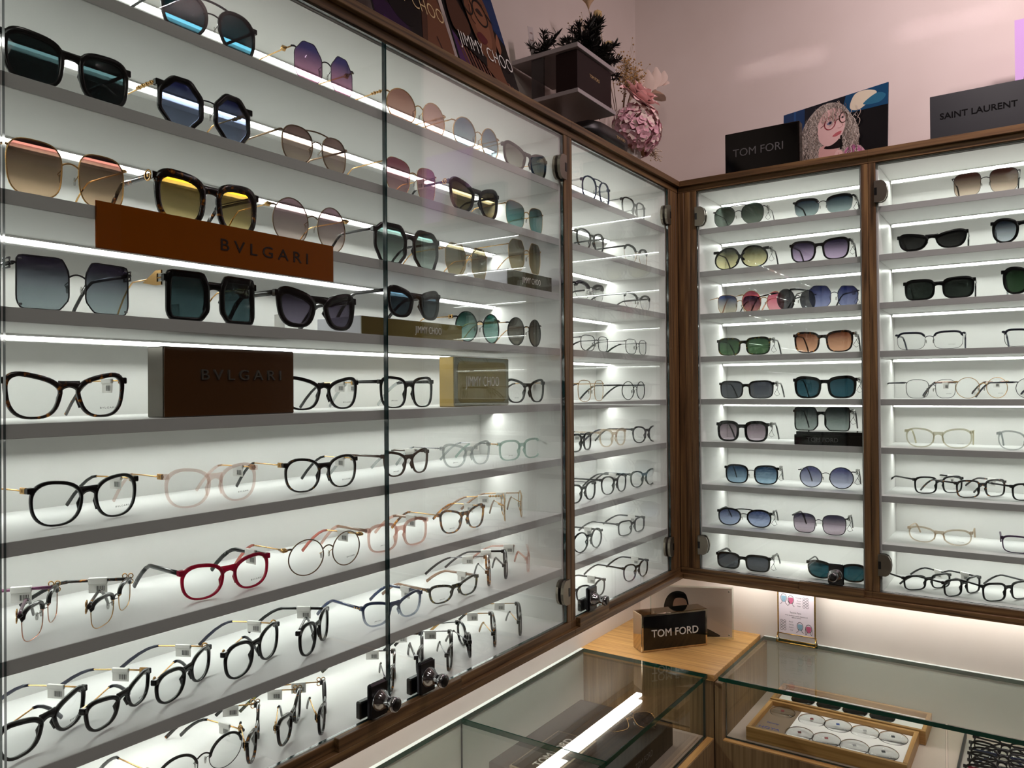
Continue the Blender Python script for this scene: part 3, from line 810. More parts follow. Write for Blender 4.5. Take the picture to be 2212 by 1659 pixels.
for i in range(15):
    x = .16 + i * .057
    P_.append((pm('7a5040' if i % 2 else '5a3830'), [(x, 0), (x + .030, 0), (x + .012 - .10, .30 - i * .011), (x - .02 - .10, .30 - i * .011)]))
P_ += [(pm(sk1), blob([(.42, .22), (.66, .10), (.80, .06), (.74, .22), (.72, .34), (.62, .40), (.46, .36)])),
       (pm('0b0809'), [(.08, .30), (.46, .20), (.50, .28), (.14, .42)]),
       (pm(sk2), blob([(.03, .40), (.05, .62), (.20, .66), (.34, .50), (.30, .40), (.16, .36)])),
       (pm(sk1), blob([(.38, .50), (.36, .74), (.44, .92), (.64, .94), (.80, .76), (.80, .52), (.72, .36), (.58, .28), (.46, .34)])),
       (pm(sk3), blob([(.46, .52), (.48, .74), (.58, .80), (.72, .66), (.72, .48), (.62, .38)])),
       (pm('8a5a44'), blob([(.78, .46), (.86, .56), (.86, .44), (.80, .38)])),
       (pm('5a2226'), blob([(.44, .44), (.52, .48), (.62, .44), (.55, .39), (.47, .40)])), (pm('4a2a20'), band([(.46, .68), (.43, .56), (.48, .53)], .012)),
       (pm('2a1a18'), blob([(.56, .665), (.62, .69), (.68, .65), (.62, .64)])), (pm('2a1814'), band([(.54, .75), (.62, .78), (.72, .74)], .02)),
       (pm('100c0c'), ring(.63, .655, .115, .10, .014)), (pm('100c0c'), band([(.745, .68), (.84, .62)], .014)), (pm('100c0c'), ring(.42, .68, .08, .09, .014)),
       (pm('0b0809'), blob([(.34, .62), (.34, 1), (.70, 1), (.62, .93), (.46, .90), (.39, .76)]))]
picture('poster', 'photo poster of a woman in round glasses with white lettering and pleated dress', 'poster', (-.046, -.802, Z0 + 1.1), PI / 2, .196, .30, P_, .325, .004, '1a1416', None,
        [('JIMMY CHOO', .52, .315, .046, LTW, .62, -.012, 1.05)])

# riser shelf with case, box and plants
GR = plain('pale_grey_acrylic', '9a9292', .3)
TY = Z0 + 1.1
root = thing('display_riser', 'two tier grey display riser standing on top of the left cabinet', 'riser', (-.14, -.38, TY))
b = MB(); b.cbox(-.235, -.05, -.476, -.285, TY + .216, TY + .227, .0006); b.build('upper_board', GR, root, True)
b = MB(); b.cbox(-.235, -.05, -.476, -.285, TY + .111, TY + .121, .0006); b.build('lower_board', GR, root, True)
for y in (-.470, -.291):
    b = MB(); b.cbox(-.2345, -.205, y - .002, y + .002, TY, TY + .111, .0004); b.build('lower_leg', GR, root, True)
    b = MB(); b.cbox(-.180, -.145, y - .002, y + .002, TY + .1212, TY + .2158, .0004); b.build('glass_support', see_through('smoke_panel', 'a9a3a3', None, 1., .02), root, True)
root = thing('gift_box', 'dark maroon brown box with tiny gold lettering inside the grey riser', 'box', (-.085, -.385, TY + .1212))
b = MB(); b.cbox(-.0295, .0295, -.083, .087, 0, .0925, .0008); b.build('box_body', plain('maroon_card', '1e0c0b', .6, 0, .2), root)
text('lettering', 'TOM FORD', .011, plain('gold_print', 'b79a6a', .35, .5), root, (.0298, .0, .05), (PI / 2, 0, PI / 2), .0001, .9)
root = thing('spectacle_case', 'rounded black glasses case with small lettering under the grey riser', 'case', (-.075, -.355, TY))
b = MB(); rr = []
for i in range(9):
    a = i / 8; yy = -.105 + .21 * a
    sc_ = (1 - abs(2 * a - 1) ** 4) ** .5 * .9 + .1
    rr.append([(.058 * math.copysign(abs(math.cos(q * PI / 8)) ** .7, math.cos(q * PI / 8)) * (.5 + .5 * sc_), yy, .032 + .031 * math.copysign(abs(math.sin(q * PI / 8)) ** .6, math.sin(q * PI / 8)) * sc_) for q in range(16)])
b.sweep([[Vector(p) for p in r] for r in rr]); b.build('case_shell', plain('black_leather', '0b0908', .4), root)
text('lettering', 'TOM FORD', .010, plain('gold_print', 'b79a6a', .35, .5), root, (.0585, .03, .034), (PI / 2, 0, PI / 2), .0002, .9)

def leafy(name, label, loc, stems, seed, ll, cat='plant', col='15130c', col2='231d12'):
    rnd = random.Random(seed); b = MB()
    for (dx, dy, dz, nl) in stems:
        pts = [(0, 0, 0), (dx * .4, dy * .4, dz * .55), (dx, dy, dz)]
        b.tube(pts, [.0016, .0012, .0008], 5, 1)
        for i in range(nl):
            f = rnd.uniform(.05, 1.); p = Vector((dx * f, dy * f, dz * f * (1.1 - .1 * f)))
            d = Vector((rnd.uniform(-1, 1), rnd.uniform(-1, 1), rnd.uniform(-.5, .9))).normalized()
            d = (d + Vector((dx, dy, dz)).normalized() * .6).normalized()
            sd = d.cross(Vector((rnd.random(), rnd.random(), 1))).normalized() * ll * .11
            l = ll * rnd.uniform(.7, 1.2); up = Vector((0, 0, .001))
            b.add([p, p + d * l * .5 + sd, p + d * l, p + d * l * .5 - sd], [(0, 1, 2, 3)], 0)
    o = b.build(name, [plain('leaf_' + col, col, .6), plain('stem_' + col2, col2, .7)])
    o.location = loc; tag(o, label, cat); return o
leafy('artificial_plant', 'small dark spiky artificial plant by the price card on the grey riser', (-.150, -.462, TY + .2275), [(-.03, -.02, .02, 40), (.0, .0, .052, 60), (.03, .012, .045, 60), (.02, -.015, .02, 40), (-.03, .02, .03, 40)], 3, .020)
leafy('artificial_plant', 'large dark bushy artificial plant on the right end of the grey riser', (-.085, -.36, TY + .2275), [(.02, -.085, .05, 190), (.03, .0, .09, 230), (-.01, .05, .10, 230), (.03, .08, .06, 230), (.025, .115, -.008, 160), (-.05, -.02, .06, 130), (.0, .045, .125, 170), (.03, .06, .015, 190), (.035, .02, .03, 190), (.03, -.04, .02, 150), (.03, .10, .03, 160)] + [(random.uniform(-.05, .045), random.uniform(-.085, .125), random.uniform(.015, .095), 70) for _ in range(22)], 5, .022)
root = thing('price_card', 'narrow white card standing behind the small plant on the grey riser', 'card', (-.185, -.452, TY + .2272), (.0, -.22, PI / 2))
b = MB(); b.cbox(-.012, .012, -.0004, .0004, 0, .075, .0002); b.build('card', plain('grey_card', 'c9bfbb', .6), root)
for z in (.060, .044, .030): text('lettering', 'OFFER' if z > .05 else 'eyewear', .006, plain('dull_red_print', '8a5a52', .6), root, (0, -.0006, z), (PI / 2, 0, 0), .00005, .8)

# flower arrangement
FX, FY = -.105, -.150
root = thing('flower_pot', 'ribbed white ceramic pot of pink flowers near the room corner', 'pot', (FX, FY, TY))
b = MB(); b.lathe([(.045, 0), (.050, .004), (.056, .06), (.058, .105), (.054, .106), (.050, .09)], 96, 0, None, True, 24, .05); b.build('pot_body', plain('white_ceramic', 'd9d2cc', .5), root)
b = MB(); M = Matrix.Translation((.050, .030, .072)) @ Matrix.Rotation(PI / 2, 4, 'Y') @ Matrix.Scale(1.35, 4, (1, 0, 0))
b.lathe([(.0001, 0), (.017, 0), (.018, .002), (.017, .004), (.0001, .004)], 20, 0, M); b.build('wooden_tag', plain('tag_wood', 'b08a62', .5), root)
def petal(b, M, w, l, cup, m=0, n=5):
    vs = []
    for i in range(n):
        u = -1 + 2 * i / (n - 1)
        for j in range(n):
            t = j / (n - 1)
            ww = w * math.sin(PI * min(.96, .12 + .78 * t)) ** .8
            x = u * ww; z = l * t * (1 - .12 * u * u); y = cup * l * (t * t - .5 * u * u * t)
            vs.append(M @ Vector((x, y, z)))
    b.add(vs, [(i * n + j, i * n + j + 1, (i + 1) * n + j + 1, (i + 1) * n + j) for i in range(n - 1) for j in range(n - 1)], m, True)
rp = Vector((FX + .058, FY - .016, TY + .182))
b = MB(); rnd = random.Random(4)
for lay, (cnt, l, wd, tl) in enumerate([(3, .034, .017, .15), (5, .042, .026, .42), (6, .049, .033, .75), (7, .054, .037, 1.1)]):
    for i in range(cnt):
        M = Matrix.Translation(rp) @ Matrix.Rotation(.75, 4, 'Y') @ Matrix.Rotation(2 * PI * i / cnt + lay * .6, 4, 'Z') @ Matrix.Translation((0, .004 + .002 * lay, .004 * (3 - lay))) @ Matrix.Rotation(-tl, 4, 'X')
        petal(b, M, wd, l, .45)
o = b.build('rose', [plain('rose_pink', 'f9d2cf', .6)]); tag(o, 'large pink rose above the ribbed white pot', 'flower', 'flowers in the ribbed pot')
b = MB(); hc = Vector((FX + .048, FY - .002, TY + .110))
for i in range(260):
    th = rnd.uniform(0, 2 * PI); ph = math.acos(rnd.uniform(-.9, .9)); d = Vector((math.sin(ph) * math.cos(th), math.sin(ph) * math.sin(th), math.cos(ph)))
    c0 = hc + Vector((d.x * .056, d.y * .074, d.z * .062)) * rnd.uniform(.85, 1.08)
    q = d.to_track_quat('Z', 'Y').to_matrix().to_4x4(); an = rnd.uniform(0, PI)
    for k in range(4):
        M = Matrix.Translation(c0) @ q @ Matrix.Rotation(an + k * PI / 2, 4, 'Z') @ Matrix.Rotation(-1.15, 4, 'X')
        petal(b, M, .0075, .0125, .15, 0 if rnd.random() < .7 else 1, 3)
o = b.build('hydrangea', [plain('hydrangea_pink', 'e3adb8', .65), plain('hydrangea_cream', 'ead2c8', .65)]); tag(o, 'pale pink hydrangea head over the rim of the ribbed white pot', 'flower', 'flowers in the ribbed pot')
def leaf_branch(name, label, base, tip, leaves, ln, col, cat='dried branch', wd=.28):
    b = MB(); base = Vector(base); tip = Vector(tip); mid = (base + tip) / 2 + Vector((0, 0, .015))
    b.tube([base, mid, tip], [.0012, .001, .0006], 5, 1)
    for (f, dx, dy, dz) in leaves:
        p = base.lerp(tip, f) + Vector((0, 0, .015 * 4 * f * (1 - f))); d = Vector((dx, dy, dz)).normalized()
        M = Matrix.Translation(p) @ d.to_track_quat('Z', 'Y').to_matrix().to_4x4()
        petal(b, M, ln * wd, ln, .12)
    o = b.build(name, [plain('dry_' + col, col, .7), plain('dry_stem', 'a08868', .7)]); tag(o, label, cat, 'flowers in the ribbed pot'); return o
leaf_branch('dried_leaf_branch', 'bleached beige leaf branch reaching right in front of the pink wall', (FX + .02, FY + .04, TY + .16), (FX + .025, .045, TY + .295), [(.55, 0, .15, 1), (.8, .0, .4, 1), (1., 0, 1, .45), (.75, .1, 1, -.25), (1., 0, .8, .9), (.6, .2, 1, .1)], .074, 'ead6c8')
leaf_branch('dried_leaf_branch', 'pale beige leaf branch standing upright behind the pink rose', (FX, FY + .02, TY + .14), (FX + .01, FY + .085, TY + .265), [(.5, .2, .6, .8), (.8, 0, -.3, 1), (.85, .1, .9, .8), (1, 0, .3, 1)], .062, 'e2cec0')
def spray(name, label, base, tips, n, r, col, seed, dot=.0022):
    rnd = random.Random(seed); b = MB(); base = Vector(base)
    for t in tips:
        t = Vector(t); b.tube([base, base.lerp(t, .5) + Vector((0, 0, .01)), t], [.0012, .0009, .0005], 5, 1)
        for i in range(n):
            c = t + Vector((rnd.gauss(0, r), rnd.gauss(0, r), rnd.gauss(0, r * 1.2)))
            b.tube([t.lerp(base, .12), c], .0003, 4, 1); b.ball(c, dot * rnd.uniform(.7, 1.3), 3)
    o = b.build(name, [plain('dry_' + col, col, .8), plain('dry_stem', 'a08868', .7)]); tag(o, label, 'dried flower', 'flowers in the ribbed pot')
spray('dried_flower_spray', 'golden brown dried flower spray above the pink rose', (FX, FY + .01, TY + .12), [(FX + .02, FY + .005, TY + .30), (FX + .035, FY + .03, TY + .275), (FX + .02, FY - .01, TY + .265), (FX + .03, FY + .02, TY + .25), (FX + .03, FY - .02, TY + .24)], 60, .014, 'b08a50', 8)
spray('dried_flower_spray', 'cream dried flower spray hanging at the right of the hydrangea', (FX + .03, FY + .06, TY + .12), [(FX + .05, FY + .085, TY + .10), (FX + .055, FY + .095, TY + .07), (FX + .05, FY + .085, TY + .15)], 45, .011, 'd8c4a8', 9)
spray('dried_flower_spray', 'beige dried seed spray behind the dark bushy plant', (FX - .02, FY - .08, TY + .13), [(FX - .02, FY - .19, TY + .335), (FX - .02, FY - .16, TY + .35)], 30, .010, 'a08a66', 10, .0018)
for i, (y, z, l, lab) in enumerate([(-.045, .335, .013, 'round beige ball flower at the right of the dark bushy plant'), (-.105, .395, .0115, 'round beige ball flower peeking over the top of the dark bushy plant')]):
    b = MB(); c = Vector((FX - .01, FY + y, TY + z)); b.tube([(FX, FY, TY + .1), c], .001, 5, 1)
    b.ball(c, l, 8)
    for k in range(120):
        d = Vector((random.gauss(0, 1), random.gauss(0, 1), random.gauss(0, 1))).normalized(); b.tube([c + d * l * .9, c + d * l * 1.1], .0004, 3)
    o = b.build('ball_flower', [plain('ball_flower', 'c4aa78', .85), plain('dry_stem', 'a08868', .7)]); tag(o, lab, 'dried flower', 'flowers in the ribbed pot')
b = MB(); c = Vector((FX - .02, FY - .135, TY + .40)); b.tube([(FX, FY - .02, TY + .12), c], .0009, 5, 1)
for k in range(11):
    an = k * 2 * PI / 11; petal(b, Matrix.Translation(c) @ Matrix.Rotation(an, 4, 'Z') @ Matrix.Rotation(-.38, 4, 'X'), .0035, .036, .2, 0, 3)
o = b.build('dried_flower', [plain('dry_straw', 'c2a27e', .8), plain('dry_stem', 'a08868', .7)]); tag(o, 'single straw coloured funnel flower rising above the dark bushy plant', 'dried flower', 'flowers in the ribbed pot')

# ------------------------------------------------------------------ on the counters
yaw = math.atan2(.160, .126)
r_ = block_sign('brand_sign', 'chrome edged black block sign with silver capitals on the oak corner counter', (-.020, -.012, CT + .0002), (0, 0, yaw), .204, .103, .052, GLB, plain('polished_metal_edge', 'c8b8a2', .06, 1.), [('TOM FORD', .5, .47, .0290, LTS, .98, 0, 1, .001)], .006, .0015)
yw = math.radians(26)
root = thing('acrylic_frame', 'clear acrylic photo frame of a dark haired person behind the chrome edged sign', 'photo frame', (-.018, .105, CT + .0002), (0, 0, yw))
b = MB(); b.cbox(-.118, .118, 0, .008, 0, .148, .0006); b.build('acrylic_block', see_through('acrylic', 'eef2ee', None, 1., .01), root)
b = MB(); ms = [pm('dcc2b8'), pm('0a0809'), pm('9a7262')]
def sp(pts, m, y): b.poly([((p[0] - .5) * .228, y, .004 + p[1] * .140) for p in pts], m)
sp(FULL, 0, .0045); sp(blob([(.18, .30), (.16, .62), (.22, .84), (.32, .92), (.42, .88), (.46, .72), (.48, .50), (.52, .44), (.40, .30)]), 1, .0043); sp(blob([(.27, .58), (.30, .76), (.42, .76), (.45, .60), (.42, .46), (.30, .46)]), 2, .0041); sp(blob([(.26, .46), (.34, .56), (.46, .50), (.44, .36), (.30, .34)]), 1, .0039)
sp(blob([(.20, 0), (.30, .26), (.50, .30), (.62, .28), (.68, .18), (.78, .10), (.84, .01), (.5, 0)]), 1, .0037)
b.build('printed_picture', ms, root)
for u_, v_ in ((-.105, .136), (.105, .136), (.105, .012)):
    b = MB(); b.lathe([(.0001, 0), (.0028, 0), (.0028, .0015), (.0001, .0015)], 10, 0, Matrix.Translation((u_, .0002, v_)) @ Matrix.Rotation(PI / 2, 4, 'X')); b.build('corner_pin', STEEL, root)
# brass sign holder
BRS = plain('brass', 'b8924a', .25, 1.)
root = thing('sign_holder', 'brass triangular sign holder with face shape guide card on the right glass counter', 'sign holder', (.2465, .205, CT + .0002))
b = MB(); w2 = .052
for x in (-w2, w2):
    b.tube([(x, 0, .0016), (x, .013, .0235), (x, .026, .0016)], .0017, 4, 0, True)
for y, z in ((0, .0016), (.026, .0016), (.013, .0235)): b.tube([(-w2, y, z), (w2, y, z)], .0017, 4)
b.build('stand', BRS, root)
b = MB(); b.cbox(-w2, -w2 + .0035, .011, .015, .02, .168, .0004); b.cbox(w2 - .0035, w2, .011, .015, .02, .168, .0004); b.build('side_rail', BRS, root)
b = MB(); ms = [pm('d9ccd4', .15), pm('7f9db0'), pm('b05a76'), pm('2a2a2e')]
W_, H2 = .098, .146
def cp(pts, m, y): b.poly([((p[0] - .5) * W_, y, .022 + p[1] * H2) for p in pts], m)
cp(FULL, 0, .0125)
def facepic(u, v, m, long):
    cp(ring(u, v, .085, .075, .010), 3, .0122); cp(blob([(u - .065, v + .03), (u - .06, v - .03), (u, v - .085), (u + .06, v - .03), (u + .065, v + .03), (u, v + .04)]), m, .0121)
    for q in (-1, 1): cp(band([(u + q * .045, v - .06), (u + q * .05, v - .10), (u + q * (.10 if not long else .085), v - .125)], .010), 3, .0120)
    if long:
        for q in (-1, 1): cp(band([(u + q * .085, v + .02), (u + q * .095, v - .06), (u + q * .085, v - .12)], .010), 3, .0120)
facepic(.15, .70, 1, 0); facepic(.35, .68, 2, 0); facepic(.60, .19, 1, 0); facepic(.84, .17, 2, 1)
for u0, v0, dv in ((.76, .73, .052), (.13, .255, .053)):
    for i in range(4):
        for q in (-1, 1): cp(ring(u0 + q * .045, v0 - i * dv, .036, .018 + .004 * (i % 2), .007, 14), 3, .0122)
        cp(band([(u0 - .012, v0 - i * dv + .004), (u0 + .012, v0 - i * dv + .004)], .006), 3, .0122)
b.build('guide_card', ms, root)
inkp = pm('2a2a2e')
for s_, u_, v_, z_ in [('High cheekbones and pointed, narrow chin', .5, .815, .0042), ('Square Face', .48, .435, .0064), ('Wide forehead, angular features and', .5, .375, .0042), ('defined jawline', .5, .34, .0042), ('Rectangle', .57, .73, .0042), ('Round', .58, .675, .0042), ('Aviator', .57, .625, .0042), ('Shape', .58, .575, .0042), ('Round', .35, .255, .0042), ('Cat Eye', .36, .20, .0042), ('Aviator', .36, .148, .0042), ('Oval', .36, .096, .0042)]:
    text('lettering', s_, z_, inkp, root, ((u_ - .5) * W_, .0120, .022 + v_ * H2), (PI / 2, 0, 0), .00004)

# left case contents
b = MB(); b.cbox(-.19, .104, -.58, -.165, CF + .0002, CF + .004, .0008); tag(b.build('paper_liner', plain('beige_paper', 'b5a698', .7)), 'beige paper liner under the big black box in the left counter', 'paper')
root = thing('presentation_box', 'large flat black box with lettering inside the left glass counter', 'box', (-.058, -.44, CF + .0042))
b = MB(); b.cbox(-.130, .128, -.215, .195, 0, .056, .0015); b.build('box_body', plain('black_satin', '080808', .5, 0, .2), root)
text('lettering', 'TOM FORD', .020, plain('letter_dim', '5a5a5a', .4), root, (.1283, .03, .030), (PI / 2, 0, PI / 2), .0002, .9)
BZ = CF + .0042 + .0562
root = thing('brand_sign', 'silver edged black block sign lying flat on the large black box', 'display block', (-.062, -.584, BZ), (0, 0, 0))
b = MB(); b.cbox(-.051, .051, -.10, .10, 0, .024, .001); b.build('block', plain('polished_metal_edge', 'c8b8a2', .06, 1.), root)
b = MB(); b.cbox(-.047, .047, -.096, .096, .0238, .0247, .0003); b.build('face_panel', plain('black_satin', '080808', .5, 0, .2), root)
text('lettering', 'TOM FORD', .029, LTS, root, (0, 0, .0255), (0, 0, PI / 2), .0008, .98)

# lens trays in the right case
def lens_disc(root, x, y, z, r, frame=True, tint=None, mark='7a2028'):
    b = MB(); M = Matrix.Translation((x, y, z)) @ Matrix.Rotation(.10, 4, 'X')
    b.lathe([(r, 0), (r, .0022), (r * .7, .0038), (.0001, .0046)], 28, 0, M)
    b.tube([M @ Vector((r * math.cos(i * PI / 18), r * math.sin(i * PI / 18), .001)) for i in range(36)], .0007, 6, 1, True)
    b.box(-.004, .004, -.005, .004, .0048, .0052, 2, M @ Matrix.Rotation(.3, 4, 'Z'))
    b.build('sample_lens', [tint or CLEARL, BLKM, plain('mark_' + mark, mark, .5)], root)
def tray(label, x0, x1, y0, y1, zb, hgt):
    root = thing('lens_tray', label, 'tray', ((x0 + x1) / 2, (y0 + y1) / 2, zb), group='oak lens sample trays'); hx, hy = (x1 - x0) / 2, (y1 - y0) / 2
    for q in ((-hx, hx, -hy, -hy + .010), (-hx, hx, hy - .010, hy)):
        b = MB(); b.cbox(q[0], q[1], q[2], q[3], 0, hgt, .0008); b.build('tray_side', OAK['x'], root)
    for q in ((-hx, -hx + .010), (hx - .010, hx)):
        b = MB(); b.cbox(q[0], q[1], -hy + .0101, hy - .0101, 0, hgt, .0008); b.build('tray_side', OAK['y'], root)
    b = MB(); b.box(-hx + .0101, hx - .0101, -hy + .0101, hy - .0101, .002, .0045); b.build('tray_bottom', OAK['x'], root)
    return root, hx, hy
r1, hx, hy = tray('front oak lens sample tray with clear round lenses in two rows', .205, .566, -.105, .100, CF + .0002, .032)
b = MB(); b.box(-hx + .011, -hx + .085, -hy + .011, hy - .011, .0175, .0205); b.build('name_card', plain('tan_card', '85725c', .5), r1)
b = MB(); b.box(-hx + .0855, hx - .011, -hy + .011, hy - .011, .0175, .0212); b.build('insert_card', plain('white_card', 'eeece6', .6), r1)
blu = plain('print_blue', '2a3a9a', .5)
text('lettering', 'HOYA', .017, blu, r1, (-hx + .043, -hy + .048, .0208), (0, 0, 0), .0001, 1.1)
text('lettering', 'Sensity', .011, blu, r1, (-hx + .043, -hy + .082, .0208), (0, 0, 0), .0001)
lens_disc(r1, -hx + .046, hy - .045, .0215, .031)
for i in range(4):
    lens_disc(r1, -hx + .122 + i * .063, hy - .055, .0220 + .0012 * (i % 2), .0325, mark=('7a2028', '3a5a9a', '9a9a9a', '15202a')[i])
    lens_disc(r1, -hx + .116 + i * .063, -hy + .052, .0224 + .0012 * (i % 2), .0325, mark=('5a1a20', '8a3a3a', '9a9a9a', '101820')[i])
r2, hx, hy = tray('rear oak lens sample tray with dark lenses, mostly hidden by the glass edge', .205, .580, .103, .232, CF + .0002, .034)
b = MB(); b.box(-hx + .011, hx - .011, -hy + .011, hy - .011, .0175, .0205); b.build('insert_card', plain('white_card', 'eeece6', .6), r2)
DKL = see_through('dark_sample_lens', '2a2622', None, .8, .02)
for i in range(4): lens_disc(r2, -hx + .07 + i * .066, .0, .0215, .030, True, DKL, '303030')
text('lettering', 'Sensity', .012, INK, r2, (hx - .045, -.03, .0208), (0, 0, 0), .0001)
# tray of black frames
root = thing('frame_tray', 'grey lined tray holding stacked black frames at the lower right photo corner', 'tray', (.82, .03, CF + .0002))
b = MB(); b.cbox(-.165, .165, -.135, .165, 0, .003, .0005); b.build('tray_bottom', plain('tray_lining', 'c9c4b8', .7), root)
for q in (-.165, .160):
    b = MB(); b.cbox(q, q + .005, -.135, .165, .0031, .016, .0008); b.build('tray_side', plain('dark_tray_edge', '2b2c2e', .3), root)
LAB = ['topmost', 'second', 'third', 'fourth', 'fifth', 'sixth']
for i in range(6):
    make_glasses('eyeglasses', 'folded black eyeglasses in the grey tray, %s row from the glass edge' % ('nearest', 'second', 'third', 'fourth', 'fifth', 'sixth')[i], 'eyeglasses', 'folded black frames in the grey tray',
        (.740 + .004 * (i % 2), -.070 + i * .034, CF + .0135), (math.radians(-38), 0, math.radians(4 - 3 * (i % 3))), .136, .042,
        'sh=%s rim=A fc=%s l=clear t=3 tc=%s fold=B' % (('rect', 'pan', 'rect', 'sq', 'pan', 'rect')[i], 'blk', ('cri', 'blk', 'blk', 'nvb', 'blk', 'blk')[i]))
make_glasses('eyeglasses', 'folded gold wire glasses lying on the large black box in the left counter', 'eyeglasses', 'glasses on the black box', (.02, -.352, BZ + .012), (math.radians(-62), 0, math.radians(50)), .136, .046, 'sh=sq rim=M fc=gold l=3a4a6e,8a96a8 t=.9 tc=gold tip=brn fold=B')

